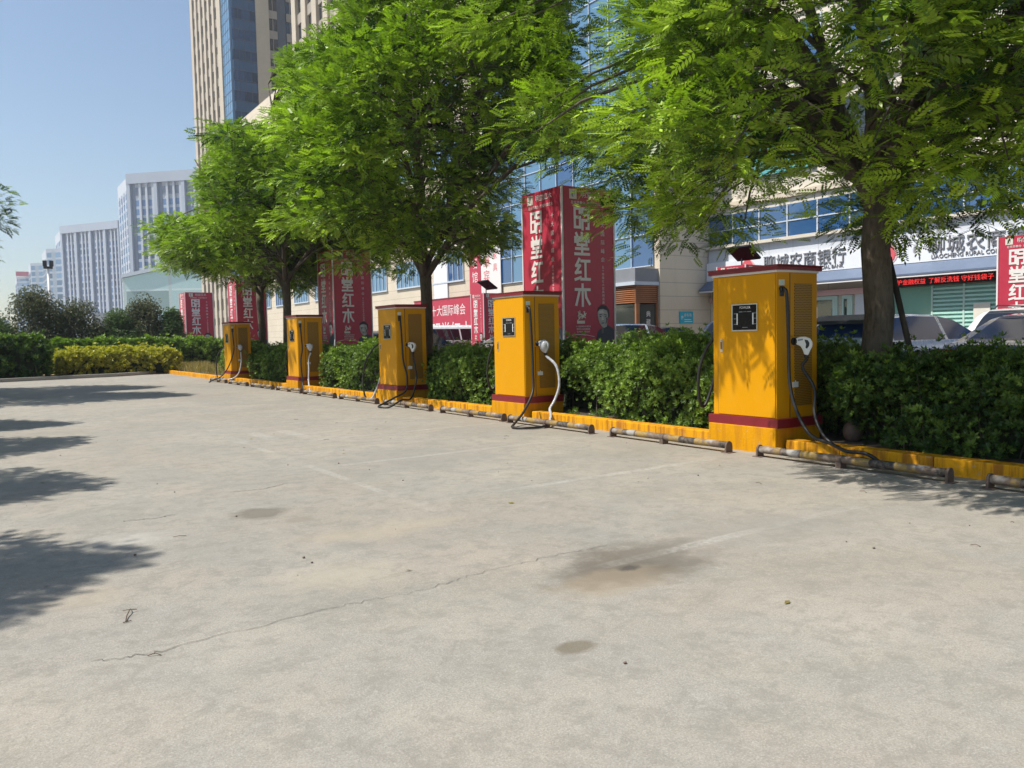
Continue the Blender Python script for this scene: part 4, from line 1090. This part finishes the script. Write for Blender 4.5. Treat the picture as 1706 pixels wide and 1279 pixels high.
# ------------------------------------------------------------------ cars
def car_meshes(kind, L_=4.6, H=1.46, W=1.8):
    """body and glass lofted from stations along the length; x from rear (0) to front (L)"""
    if kind == 'suv': top = [(0, .70), (.015, .92), (.04, 1.05), (.10, H-.18), (.15, H-.04), (.28, H), (.48, H-.01), (.58, H-.07), (.73, 1.08), (.80, 1.02), (.95, .88), (.99, .72), (1, .6)]; belt = 1.02; glz = (.10, .74)
    elif kind == 'van': top = [(0, .7), (.01, 1.05), (.03, 1.5), (.06, H-.06), (.12, H), (.70, H-.01), (.78, H-.10), (.90, 1.22), (.95, 1.1), (.99, .8), (1, .6)]; belt = 1.12; glz = (.03, .90)
    else: top = [(0, .62), (.015, .85), (.04, .98), (.12, 1.03), (.30, H-.05), (.42, H), (.54, H-.02), (.60, H-.07), (.76, 1.0), (.82, .95), (.96, .80), (.99, .68), (1, .55)]; belt = .95; glz = (.14, .75)
    dx_ = np.linspace(0, 1, 401); dz_ = np.interp(dx_, *zip(*top)); kz = np.hanning(23); kz /= kz.sum(); dz_ = np.convolve(np.pad(dz_, 11, 'edge'), kz, 'valid')
    top = list(zip(dx_, dz_)); top[0] = (0, top[0][1])
    xs = sorted(set([i/56 for i in range(57)]+[.006, .015, .985, .994]+[.455, .475, glz[0], glz[1]]))
    tx, tz = zip(*top); vb, fb, fg = [], [], []
    rows = []
    for t_ in xs:
        z = float(np.interp(t_, tx, tz))
        e = min(1, (min(t_, 1-t_)/.07))**.5 if min(t_, 1-t_) < .07 else 1
        hw = W/2*(.80+.20*e)
        bz = min(belt+.03*(1-t_), z-.01)
        k = max(0, min(1, (z-bz)/(H-belt)))
        ry = hw*(.96-.26*k); rz_ = max(bz+.004, z-(.20 if kind == 'van' else .045)*k-.004)
        sec = [(hw*.78, .22), (hw*.94, .28), (hw, .55), (hw*.985, .8 if bz > .82 else bz-.05), (hw*.955, bz), (ry+(.0), bz+(rz_-bz)*.5 if False else bz+.012), (ry*(1 if k < .1 else 1.0), rz_), (ry*.80, z-.008*k), (0, z)]
        sec[5] = (hw*.945, bz+.012)
        rows.append([(t_*L_, y, zz) for y, zz in sec]+[(t_*L_, -y, zz) for y, zz in reversed(sec[:-1])])
    m = len(rows[0]); V_ = [p for r in rows for p in r]
    body, glass_ = MB(), MB()
    for i in range(len(rows)-1):
        xm = (xs[i]+xs[i+1])/2; zz = float(np.interp(xm, tx, tz)); z1, z2 = float(np.interp(xs[i], tx, tz)), float(np.interp(xs[i+1], tx, tz))
        slope = abs(z2-z1)/max(1e-4, (xs[i+1]-xs[i])*L_)
        for j in range(m-1):
            q = [i*m+j, i*m+j+1, (i+1)*m+j+1, (i+1)*m+j]
            jj = j if j < m//2 else m-2-j
            g_side = jj == 5 and zz > belt+.16 and glz[0] < xm < glz[1] and not (.455 <= xm <= .475)
            g_scr = jj >= 6 and jj == 7 and zz > belt+.06 and slope > .32 and zz < H-.03
            g_scr = g_scr or (jj == 6 and zz > belt+.10 and slope > .32 and zz < H-.05 and False)
            (glass_ if (g_side or g_scr) else body).add([V_[a] for a in q], [(0, 1, 2, 3)], 0, True)
    for r in (rows[0], rows[-1]): body.add(r, [tuple(range(m))] if r is rows[-1] else [tuple(range(m-1, -1, -1))])
    body.add(rows[0][:1]+rows[0][-1:]+rows[-1][-1:]+rows[-1][:1], [(0, 1, 2, 3)])
    def weld(mb, mat, nm):
        me = mb.mesh(nm, mat); bm = bmesh.new(); bm.from_mesh(me); bmesh.ops.remove_doubles(bm, verts=bm.verts, dist=.0008); bmesh.ops.recalc_face_normals(bm, faces=bm.faces)
        bm.to_mesh(me); bm.free(); return me
    return weld(body, None, 'body'), weld(glass_, None, 'window_glass')
def wheel_meshes():
    a = MB().tube([(0, -.10, 0), (0, -.09, 0), (0, .09, 0), (0, .10, 0)], [.27, .32, .32, .27], 20); b = MB().tube([(0, -.105, 0), (0, .105, 0)], .20, 16)
    for k in range(5):
        c, s = math.cos(k*1.2566), math.sin(k*1.2566); b.tube([(0, -.11, 0), (.19*c, -.108, .19*s)], .02, 6); b.tube([(0, .11, 0), (.19*c, .108, .19*s)], .02, 6)
    return a.mesh('tyre', M['tyre']), b.mesh('rim', M['rim'])
TYRE, RIM = wheel_meshes(); CARM = {}
def car(name, label, cat, kind, x, y, rz, paint, gl='carglass', L_=4.6, H=1.46, W=1.8, spoiler=False, rails=False, z=.15):
    t = thing(name, label, cat, (x, y, z), rz, 'cars parked behind the hedge')
    key = (kind, L_, H, W)
    if key not in CARM: CARM[key] = car_meshes(*key)
    for nm, me, mt in (('body', CARM[key][0], paint), ('window_glass', CARM[key][1], gl)):
        me = me.copy(); me.materials.clear(); me.materials.append(M[mt]); o = put(nm, me, t, (-L_/2, 0, 0))
    for fx in (.18, .80):
        for s in (-1, 1):
            wl = put('wheel', TYRE, t, ((fx-.5)*L_, s*(W/2-.11), .32)); put('rim', RIM, wl)
    for s in (-1, 1):
        put('tail_light', MB().box(-L_/2+.0, -L_/2+.09, s*W*.38-.14, s*W*.38+.14, .80, .93).mesh('tail_light', M['redlamp']), t)
        put('headlight', MB().box(L_/2-.16, L_/2-.06, s*W*.36-.15, s*W*.36+.15, .64, .75).mesh('headlight', M['white']), t)
        mr = MB().ball((L_*.19, s*(W/2+.09), 1.0 if kind != 'suv' else 1.1), .085, 8, 6, 0, (.6, 1, .75)); put('mirror', mr.mesh('mirror', M[paint]), t)
    put('bumper', m_bev(MB().box(-L_/2-.03, -L_/2+.10, -W*.44, W*.44, .34, .60), 'bumper', M['darkmetal'], .02), t)
    if spoiler:
        sp = MB().add([(-.02, -.62, H-.16), (.28, -.62, H-.045), (.28, .62, H-.045), (-.02, .62, H-.16), (.0, -.60, H-.10), (.29, -.60, H+.005), (.29, .60, H+.005), (.0, .60, H-.10)],
                      [(3, 2, 1, 0), (4, 5, 6, 7), (0, 1, 5, 4), (1, 2, 6, 5), (2, 3, 7, 6), (3, 0, 4, 7)])
        put('spoiler', m_bev(sp, 'spoiler', M['darkmetal'], .012), t, (-L_/2+.28, 0, 0))
    if rails:
        for s in (-1, 1):
            rl = MB().tube([(-L_*.30, s*.60, H-.03), (-L_*.27, s*.60, H+.045), (L_*.05, s*.60, H+.04), (L_*.09, s*.60, H-.05)], .018, 6)
            put('roof_rail', rl.mesh('roof_rail', M['darkmetal']), t)
    return t
car('parked_car', 'silver-blue hatchback with dark spoiler right behind the nearest tree trunk', 'car', 'suv', 14.7, 8.3, 0, 'carsilver', 'carglassb', 4.7, 1.52, 1.85, spoiler=True)
car('parked_car', 'blue car with sky-lit rear window at the right edge, behind the hedge', 'car', 'sedan', 14.6, 5.6, 0, 'carblue', 'carglassb', 4.7, 1.48)
car('parked_car', 'grey car whose sloping rear glass shows left of the nearest charging cabinet', 'car', 'sedan', 14.6, 10.9, 0, 'cargrey', 'carglass', 4.7, 1.48)
car('parked_car', 'light blue-grey car with long curved roofline, right of the large red pillar', 'car', 'suv', 18.9, 20.2, 0, 'carsilver', 'carglass', 4.8, 1.62)
car('parked_car', 'dark sedan just behind the long curved silver roofline', 'car', 'sedan', 23.3, 23.2, 0, 'cardark', 'carglass', 4.8, 1.55)
car('parked_suv', 'black SUV with upright rear window below the blue wall sign', 'suv', 'suv', 19.6, 15.2, 0, 'cardark', 'carglass', 4.8, 1.70, 1.9, rails=True)
car('parked_suv', 'white SUV with black roof rails behind the blue car at right', 'suv', 'suv', 19.4, 7.6, 0, 'carwhite', 'carglass', 4.8, 1.66, 1.9, rails=True)
car('parked_van', 'white van with two side windows between the pale trunk and the second cabinet', 'van', 'van', 21.0, 36.2, 0, 'carwhite', 'carglass', 4.4, 1.95, 1.75)
car('parked_car', 'silver car showing a sloping screen just left of the second charging cabinet', 'car', 'sedan', 14.6, 20.0, 0, 'carsilver', 'carglass', 4.7, 1.50)
car('parked_suv', 'dark blue SUV between a red pillar and the third charging cabinet', 'suv', 'suv', 14.7, 28.6, 0, 'cardark', 'carglass', 4.7, 1.66, 1.85)
car('parked_car', 'dark sedan far off, between the two leftmost red pillars', 'car', 'sedan', 14.7, 52, 0, 'cardark', 'carglass')
hedge('low sunlit green hedge between the rows of parked cars', 16.1, 16.9, 10.6, 18.8, 1.22, z0=.14, seed=31, dens=120, sc=1.2, bright=.6, group=None)

# ------------------------------------------------------------------ bank building and shops on the right
XB = 29.0
b = thing('bank_building', 'beige and glass bank building with white sign band, red LED board and green shutters', 'building', (XB, 0, .1))
fx = lambda mb, y0, y1, z0, z1, d0, d1, mi=0: mb.box(-d1, -d0, y0, y1, z0, z1, mi)     # box on the bank front, depth measured outwards
build('wall', MB().box(0, 14, -14, 25.88, 0, 24), M['beige3'], b)
build('sign_band', fx(MB(), -14, 25.86, 3.72, 4.56, .002, .30), M['signwhite'], b)
build('upper_band', fx(MB(), -14, 25.86, 4.562, 5.18, .002, .16), M['greypanel'], b)
build('ledge', fx(MB(), -14, 25.86, 5.182, 5.32, .002, .36), M['beige3'], b)
build('awning_band', MB().add([(-.9, -14, 3.30), (-.9, 25.8, 3.30), (-.302, 25.8, 3.70), (-.302, -14, 3.70), (-.9, -14, 3.24), (-.9, 25.8, 3.24), (-.004, 25.8, 3.24), (-.004, -14, 3.24), (-.004, -14, 3.70), (-.004, 25.8, 3.70)],
      [(0, 1, 2, 3), (4, 5, 1, 0), (7, 6, 5, 4), (3, 2, 9, 8), (0, 3, 8, 7, 4), (1, 5, 6, 9, 2)]), M['slate'], b)
build('soffit_trim', fx(MB(), -14, 25.8, 3.17, 3.235, .7, .88), M['strip'], b)
y = -13.5
for k in range(27):          # first strip of windows
    o = build('window', fx(MB(), y+.02, y+1.40, 5.34, 6.70, .004, .06), M['blueglass'], b)
    f_ = MB(); fx(f_, y-.03, y+.03, 5.33, 6.71, .0, .10); fx(f_, y+.032, y+1.43, 5.98, 6.03, .002, .09)
    build('frame', f_, M['mull'], o); y += 1.46
for zf in (8.6, 12.2, 15.8, 19.4):
    y = -13.0
    for k in range(13):
        o = build('window', fx(MB(), y, y+1.9, zf, zf+1.9, .004, .03), M['blueglass'] if (k+int(zf)) % 3 else M['towerglass'], b)
        f_ = MB(); fx(f_, y-.08, y-.002, zf-.06, zf+1.96, .0, .10); fx(f_, y+1.902, y+1.98, zf-.06, zf+1.96, .0, .10); fx(f_, y-.002, y+1.902, zf-.08, zf-.002, .0, .14); fx(f_, y+.92, y+.98, zf, zf+1.9, .03, .07)
        build('frame', f_, M['mull'], o); y += 3.0
for zf in (7.0, 10.9, 14.5, 18.1, 21.7): build('string_course', fx(MB(), -14, 25.86, zf, zf+.25, .002, .12), M['beige'], b)
build('billboard', fx(MB(), 20.2, 23.2, 8.1, 10.9, .06, .16), M['teal'], b)
# sign letters and logos, twice
for yc, lo in ((20.6, 23.45), (13.4, 16.95)):
    text('lettering', '聊城农商银行', .66, (-.315, yc, 4.24), FACE_X, M['chrome_txt'], b, .03, 1.02, 1.0)
    text('lettering', 'LIAOCHENG RURAL COMMERCIAL BANK', .20, (-.315, yc, 3.87), FACE_X, M['chrome_txt'], b, .012)
    lg_ = MB()
    C_ = Vector((-.303, lo, 4.12))
    flat_poly(lg_, FACE_X, C_, ell(0, 0, .44, .40, 24), .012, 1); flat_poly(lg_, FACE_X, C_, [(-.36, -.02), (-.30, .18), (-.05, .52), (.05, .52), (.30, .18), (.36, -.02), (.30, -.2), (.12, -.3), (-.12, -.3), (-.30, -.2)], .03, 0)
    flat_poly(lg_, FACE_X, C_, ell(0, .02, .15, .15, 16), .04, 3); flat_poly(lg_, FACE_X, C_, ell(0, .02, .10, .12, 6), .048, 2)
    build('bank_logo', lg_, [M['logored'], M['logopink'], M['logogreen'], M['lettering']], b)
led = build('led_board', fx(MB(), 13.1, 17.25, 2.88, 3.16, .02, .22), M['ledblack'], b)
for tx, yc in (('保护金融权益', 16.15), ('了解反洗钱', 14.85), ('守好钱袋子', 13.7)):
    text('lettering', tx, .22, (-.226, yc, 3.02), FACE_X, M['ledred'], led, .004)
# ground floor openings
build('ground_panel', fx(MB(), 16.9, 18.4, 0, 2.85, .002, .05), M['greypanel'], b)
build('shop_window', fx(MB(), 15.35, 16.75, 0.1, 2.84, .01, .06), M['greenglass'], b)
s_ = MB()
for k in range(34): z0 = .35+k*.073; s_.box(-.07 if k % 2 else -.11, -.02, 13.1, 15.28, z0, z0+.071, k % 2)
build('roller_shutter', s_, [M['shutter'], M['shutter2']], b)
f_ = MB()
for yy in (13.04, 14.2, 15.315, 16.8): fx(f_, yy-.03, yy+.03, 0, 2.86, .0, .12)
fx(f_, 13.07, 15.28, .0, .3, .0, .10); build('window_frame', f_, M['greenframe'], b)
sp = build('barrier_strip', fx(MB(), 13.1, 16.7, .92, 1.02, .125, .14), M['logored'], b)
pn = MB(); fx(pn, 13.3, 13.85, 1.55, 2.15, .13, .15, 0); fx(pn, 13.35, 13.8, 1.25, 1.5, .13, .15, 1); build('notice', pn, [M['paper'], M['lettering']], b)
for ya, yb in ((19.15, 21.8), (17.0+1.5, 18.95)):
    o = build('glass_door', fx(MB(), ya+.08, yb-.08, .1, 2.55, .01, .05), M['dkgreenglass'], b)
    f_ = MB(); fx(f_, ya, ya+.22, 0, 2.7, .0, .10); fx(f_, yb-.078, yb, 0, 2.7, .0, .10); fx(f_, ya+.222, yb-.08, 2.552, 2.7, .0, .10); build('door_frame', f_, M['greenframe'], o)
build('door_strip', fx(MB(), 19.2, 21.7, .95, 1.08, .06, .08), M['logored'], b)
build('lintel', fx(MB(), 17.3, 25.86, 2.72, 2.95, .0, .14), M['logopink'], b)
ps = thing('notice_stand', 'white poster stand with red heading beside the dark bank door', 'notice stand', (27.9, 19.75, .15))
q = MB().box(0, .03, -.36, .36, 1.25, 2.2); build('board', q, M['lettering'], ps)
q = MB().box(-.006, -.001, -.30, .30, 1.9, 2.1, 0); q.box(-.006, -.001, -.26, .26, 1.65, 1.82, 1); build('heading', q, [M['logored'], M['skin']], ps)
q = MB().tube([(.015, 0, 0), (.015, 0, 1.25)], .02, 8).box(-.2, .2, -.2, .2, 0, .03); build('stand', q, M['silver'], ps)

# projecting block left of the bank: stone end wall, timber shop, curtain wall
s = thing('office_block', 'beige stone block with blue curtain wall above a timber-slatted shop', 'building', (25.7, 25.9, .1))
build('wall', MB().box(0, 16, 0, 66, 0, 26), M['beige'], s)
ent = build('shop_fascia', MB().box(-1.42, -.002, .1, 7.6, 3.66, 4.25), M['greyband'], s)
build('fascia_trim', MB().box(-1.5, -.004, .05, 7.65, 3.50, 3.655), M['mull'], s)
sl_ = MB()
for k in range(9): sl_.box(-1.38, -.002, .12, 7.55, 2.72+k*.088, 2.768+k*.088)
build('timber_slats', sl_, M['wood'], s)
build('slat_backing', MB().box(-1.30, -.003, .16, 7.5, 2.70, 3.498), M['dkwood'], s)
for yy, w_ in ((.22, 1.6), (1.95, 1.5), (3.6, 1.7), (5.45, 1.9)):
    o = build('shop_window', MB().box(-1.25, -1.20, yy, yy+w_, .15, 2.66), M['shopglass'] if yy != 1.95 else M['greenglass'], s)
    build('frame', MB().box(-1.32, -1.14, yy+w_+.002, yy+w_+.14, 0, 2.69).box(-1.32, -1.14, yy-.12, yy-.002, 0, 2.69) if yy > 1 and False else MB().box(-1.32, -1.14, yy+w_+.002, yy+w_+.14, 0, 2.69), M['wood'], o)
o = build('shop_window', MB().box(-1.13, -.12, .20, .24, .15, 2.66), M['shopglass'], s)
build('corner_post', MB().box(-1.36, -1.15, .12, .21, 0, 2.695).box(-.11, -.003, .12, .24, 0, 2.695), M['wood'], s)
for i, ch in enumerate('典藏家具'): text('lettering', ch, .28, (-.55, .195, 2.2-.36*i), FACE_Y, M['lettering'], s, .002)
build('shop_sign', MB().box(-1.46, -1.40, 4.4, 4.55, 2.95, 3.4), M['lettering'], s)
# curtain wall bays, each a part of its own
for k in range(10):
    y = .35+1.42*k
    o = build('curtain_bay', MB().box(-.05, -.003, y, y+1.38, 4.4, 25.2), M['paleglass'] if k % 4 else M['blueglass'], s)
    f_ = MB().box(-.12, -.004, y+1.381, y+1.419, 4.4, 25.2)
    for q in range(15): f_.box(-.10, -.051, y, y+1.38, 4.4+1.45*q, 4.44+1.45*q)
    build('mullion', f_, M['mull'], o)
for i, ch in enumerate('国大红木'):
    text('lettering', ch, .9, (-.13, 8.4-1.35*i, 5.4), FACE_X, M['greyband'], s, .02)
for zf in (5.0, 8.7, 12.4, 16.1, 19.8):
    for k in range(8):
        y = 17.2+5.6*k
        o = build('window', MB().box(-.03, -.004, y, y+3.9, zf, zf+1.75), M['paleglass'] if k % 3 else M['blueglass'], s)
        f_ = MB()
        for q in range(7): f_.box(-.08, -.031, y+.645*q-.025, y+.645*q+.025, zf, zf+1.75)
        f_.box(-.12, -.004, y-.1, y+4.0, zf-.10, zf-.002); build('frame', f_, M['mull'], o)
build('white_panel', MB().box(-.10, -.004, 19.2, 21.0, .2, 8), M['signwhite'], s)
bs = thing('wall_sign', 'small blue sign on the beige end wall above the black SUV', 'sign', (26.9, 25.87, 1.86))
build('board', MB().box(0, .86, -.03, .02, 0, .55), M['bluesign'], bs); text('lettering', '停车场', .17, (.50, -.034, .38), FACE_Y, M['lettering'], bs); text('lettering', 'P', .26, (.14, -.034, .26), FACE_Y, M['lettering'], bs)
q = MB().box(.28, .80, -.034, -.0305, .08, .11).box(.28, .72, -.034, -.0305, .17, .20); build('text_line', q, M['lettering'], bs)
# banners and hoarding on that frontage
for lb, y0, y1, z0, z1, bg_, tx, tm in (('tall red vertical banner on the beige frontage, seen right of the pale trunk', 40.9, 42.2, 4.0, 8.2, 'red', '国大名馆', 'lettering'), ('white banner with red writing beside the tall red banner', 38.7, 40.85, 4.0, 8.2, 'lettering', '特价酬宾', 'logored')):
    bn = thing('wall_banner', lb, 'banner', (25.58, 0, 0)); build('cloth', MB().box(-.03, .02, y0, y1, z0, z1), M[bg_], bn)
    for i, ch in enumerate(tx): text('lettering', ch, .72, (-.034, (y0+y1)/2+(0 if bg_ == 'red' else .45), z1-.6-.85*i), FACE_X, M[tm], bn)
    if bg_ != 'red':
        for i, ch in enumerate('红木家具'): text('lettering', ch, .5, (-.034, (y0+y1)/2-.5, z1-.6-.7*i), FACE_X, M['logored'], bn)
hd = thing('hoarding', 'long low red hoarding with white characters behind the white van', 'hoarding', (24.4, 0, .15))
build('board', MB().box(0, .1, 39.4, 47.5, .2, 3.7), M['red'], hd)
build('board_frame', MB().box(-.02, .12, 39.35, 47.55, 3.702, 3.78), M['maroon'], hd)
text('lettering', '十大国际峰会', .72, (-.006, 43.0, 2.95), FACE_X, M['lettering'], hd)
text('lettering', '明堂红木', 1.25, (-.006, 42.7, 1.6), FACE_X, M['lettering'], hd)
for k in range(4): build('post', MB().box(.102, .2, 39.6+2.5*k, 39.7+2.5*k, 0, 3.6), M['darkmetal'], hd)

# ------------------------------------------------------------------ towers behind
def bays(parent, org, p0, p1, z0, z1, items, fh=3.1):
    """items along the face from p0 to p1: (kind, width); wall face looks to the right of p0->p1"""
    u = Vector((p1[0]-p0[0], p1[1]-p0[1])); ln = u.length; u = u/ln; n = Vector((u.y, -u.x)); tot = sum(w_ for _, w_ in items); k_ = ln/tot; a = 0
    P = (p0[0]-org[0], p0[1]-org[1])
    for kd, w_ in items:
        w_ *= k_; b_ = a+w_
        if kd == 'pier': build('pier', MB().fbox(P, u, n, a+.003, b_-.003, z0, z1, .002, .55), M['beige2'], parent)
        elif kd == 'dark': build('recess', MB().fbox(P, u, n, a+.003, b_-.003, z0, z1, .002, .05), M['dkmull'], parent)
        elif kd in ('navy', 'pale'):
            o = build('glass_bay', MB().fbox(P, u, n, a+.003, b_-.003, z0, z1, .002, .35), M['navyglass' if kd == 'navy' else 'paleglass'], parent)
            f_ = MB(); q = z0+1
            while q < z1: f_.fbox(P, u, n, a+.003, b_-.003, q, q+.09, .351, .38); q += fh/2
            for j in range(1, 4): f_.fbox(P, u, n, a+w_*j/4-.025, a+w_*j/4+.025, z0, z1, .3515, .375)
            build('mullion', f_, M['dkmull'], o)
        else:
            o = build('window_strip', MB().fbox(P, u, n, a+.003, b_-.003, z0, z1, .002, .10), M['towerglass'], parent)
            f_ = MB(); q = z0+.6; rr = random.Random(int(a*100))
            while q < z1-2:
                f_.fbox(P, u, n, a+.05, b_-.05, q, q+fh*(.40 if rr.random() < .8 else .62), .101, .30); q += fh
            f_.fbox(P, u, n, (a+b_)/2-.05, (a+b_)/2+.05, z0, z1, .101, .2); build('spandrels', f_, M['spandrel'], o)
        a = b_
TW = thing('tower_block', 'tall beige tower with navy glass corner, left one of the two highest', 'tower', (35, 126.4, 0))
build('wall', MB().box(0, 26, 0, 24, 0, 98), M['beige2'], TW)
bays(TW, (35, 126.4), (35, 150.4), (35, 126.4), 2, 97, [('pier', 1.6), ('win', 1.7), ('pier', 1.2), ('win', 1.7), ('pier', 1.2), ('win', 1.7), ('pier', 1.2), ('win', 1.7), ('pier', 1.2), ('win', 1.7), ('pier', 1.2), ('win', 1.7), ('pier', 2.2), ('pale', 4.4)])
bays(TW, (35, 126.4), (35, 126.4), (61, 126.4), 2, 97, [('navy', 3.3), ('pier', 1.9), ('win', 1.3), ('dark', 1.3), ('win', 1.2), ('pier', 1.5), ('navy', 2.2), ('pier', 1.9), ('win', 1.4), ('pier', 1.4), ('win', 1.4), ('pier', 1.9), ('navy', 3.2)])
TW2 = thing('tower_block', 'tall beige tower behind the middle tree crowns, right one of the two highest', 'tower', (35, 58, 0))
build('wall', MB().box(0, 17.3, 0, 40, 0, 78), M['beige2'], TW2)
it = []
for k in range(11): it += [('pier', 1.3), ('win', 1.9)]
bays(TW2, (35, 58), (35, 98), (35, 58), 24, 77, it+[('pier', 1.8)])
bays(TW2, (35, 58), (35, 58), (52.3, 58), 24, 77, [('navy', 3.2), ('pier', 2.6), ('win', 1.7), ('pier', 2.2), ('win', 1.7), ('pier', 2.2), ('win', 1.6), ('pier', 3.0)])

def far_tower(label, c, u, W, D, H, nb, style='strips', depth_dir=(0, 1), cat='tower'):
    """prism whose wide face runs from c along u; narrow face runs back along depth_dir"""
    t = thing('distant_tower', label, cat, (c[0], c[1], 0), 0, 'distant tower blocks')
    u = Vector(u).normalized(); d = Vector(depth_dir).normalized()
    poly = [(0, 0), (u.x*W, u.y*W), (u.x*W+d.x*D, u.y*W+d.y*D), (d.x*D, d.y*D)]
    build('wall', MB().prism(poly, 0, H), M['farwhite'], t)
    n = Vector((u.y, -u.x)); P = (0, 0)
    if style == 'strips':
        bw = W/nb
        for k in range(nb):
            a = k*bw
            build('pier', MB().fbox(P, u, n, a+bw*.0+.01, a+bw*.12, 3, H-3.2, .01, 1.1), M['fargrey'], t)
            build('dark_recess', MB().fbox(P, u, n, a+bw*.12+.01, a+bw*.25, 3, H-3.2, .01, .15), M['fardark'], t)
            for q in range(3):
                s0 = a+bw*(.27+.24*q); s1 = s0+bw*.15
                build('window_strip', MB().fbox(P, u, n, s0, s1, 3, H-9, .01, .2), M['farwin'], t)
                build('fin', MB().fbox(P, u, n, s1+bw*.01, s1+bw*.085, 3, H-3.2, .01, .8), M['farwhite'], t)
                build('top_window', MB().fbox(P, u, n, s0, s1, H-7.6, H-4.6, .01, .2), M['fardark'], t)
        build('end_pier', MB().fbox(P, u, n, W-.9, W, 3, H-3.2, .01, 1.11), M['fargrey'], t)
        build('parapet', MB().fbox(P, u, n, -.01, W, H-3.2, H+.6, .01, 1.25), M['fargrey'], t)
    else:
        build('curtain_wall', MB().fbox(P, u, n, .5, W-.5, 2, H-1.5, .01, .2), M['farwin2'], t)
    # narrow face on the left
    n2 = Vector((-d.y, d.x)); p2 = (d.x*D, d.y*D); nv = 4
    for k in range(nv):
        s0 = D*(.10+k*.22)
        build('side_strip', MB().fbox(p2, -d, Vector((-d.y*1.0, d.x*1.0)) if False else Vector((-1, 0)) if abs(d.x) < .01 else -Vector((d.y, -d.x)), s0, s0+D*.10, 3, H-5, .01, .2), M['farwin'], t)
    return t
far_tower('nearest pale grey tower block with dark vertical recesses, partly behind the leftmost tree', (51.1, 332.8), (.70, -.714), 46, 26, 65.5, 4)
far_tower('pale grey tower block of four dark recesses, standing clear against the sky', (39.2, 461.4), (.55, -.835), 40, 40, 61.5, 4)
far_tower('slim plain tower just left of the clear grey tower block', (33, 480), (.75, -.66), 9, 30, 52.5, 1, 'flat')
far_tower('lower glass tower left of the slim plain tower', (30, 560), (.75, -.66), 22, 20, 52, 2, 'flat')
far_tower('wide low glass office block far left with a red sign on its roof', (28.5, 710), (.80, -.6), 36, 20, 55, 3, 'flat')
far_tower('tiny pale block on the horizon at the left edge', (6, 900), (.9, -.43), 24, 20, 28, 2, 'flat')
far_tower('narrow glass tower in the gap between the two grey tower blocks', (73, 520), (.75, -.66), 14, 16, 43, 1, 'flat')
rs = MB().box(0, 16, 0, 1, 0, 3.5); tag(build('roof_sign', rs, M['logored'], loc=(28, 705, 55.2)), 'red sign standing on the roof of the far-left glass office block', 'sign')
th = thing('glass_hall', 'pale teal glass hall with sloping roof line below the grey tower block', 'building', (28.2, 197, 0))
build('curtain_wall', MB().add([(0, 0, 0), (26, -18, 0), (40, 20, 0), (6, 40, 0), (0, 0, 16.5), (26, -18, 22.5), (40, 20, 22.5), (6, 40, 16.5)], [(0, 1, 5, 4), (1, 2, 6, 5), (2, 3, 7, 6), (3, 0, 4, 7), (4, 5, 6, 7)]), M['tealpale'], th)
rf = MB().add([(-.4, -.4, 16.52), (26.3, -18.6, 22.52), (40, 20, 22.52), (6, 40, 16.52), (-.4, -.4, 17.3), (26.3, -18.6, 23.3), (40, 20, 23.3), (6, 40, 17.3)], [(0, 1, 5, 4), (1, 2, 6, 5), (2, 3, 7, 6), (3, 0, 4, 7), (4, 5, 6, 7), (3, 2, 1, 0)])
build('roof_edge', rf, M['mull'], th)
wb = thing('low_building', 'low white building far off between the bushes', 'building', (16.5, 150, 0))
build('wall', MB().box(0, 7, 0, 14, 0, 6.6), M['farwhite'], wb); build('parapet', MB().box(-.15, 7.15, -.15, 14.15, 6.602, 7.0), M['fargrey'], wb)
for k in range(3): build('window', MB().box(.8+2.1*k, 2.2+2.1*k, -.06, -.004, 3.2, 5.0), M['fardark'], wb)
# lamp posts rising over the bushes
lp = thing('lamp_post', 'white mast with dark floodlights on top, left of the grey tower block', 'lamp post', (5.6, 80, 0))
build('mast', MB().tube([(0, 0, 0), (0, 0, 8.2)], [.16, .09], 10), M['pole'], lp); q = MB().box(-.35, .35, -.1, .1, 8.2, 8.4)
for k in (-.25, .25): q.box(k-.16, k+.16, -.22, .05, 8.41, 8.9)
build('floodlight', q, M['darkmetal'], lp)
lp = thing('lamp_post', 'thin dark leaning post above the brown bushes at far left', 'lamp post', (3.05, 60, 0), 0); build('mast', MB().tube([(.25, 0, 0), (0, 0, 5.0)], [.1, .05], 8), M['darkmetal'], lp)

# ------------------------------------------------------------------ summer haze in the air
hz = MB().box(-160, 190, -60, 960, -1.1, 112)
hm = bpy.data.materials.new('haze'); hm.use_nodes = True; ht = hm.node_tree
for n_ in list(ht.nodes):
    if n_.type != 'OUTPUT_MATERIAL': ht.nodes.remove(n_)
pv = ht.nodes.new('ShaderNodeVolumePrincipled'); pv.inputs['Color'].default_value = (.80, .88, 1.0, 1); pv.inputs['Density'].default_value = .0005
pv.inputs['Anisotropy'].default_value = .3
ht.links.new(pv.outputs[0], ht.nodes['Material Output'].inputs['Volume'])
tag(build('haze', hz, hm), 'thin bluish summer haze in the air', 'haze', kind='stuff')
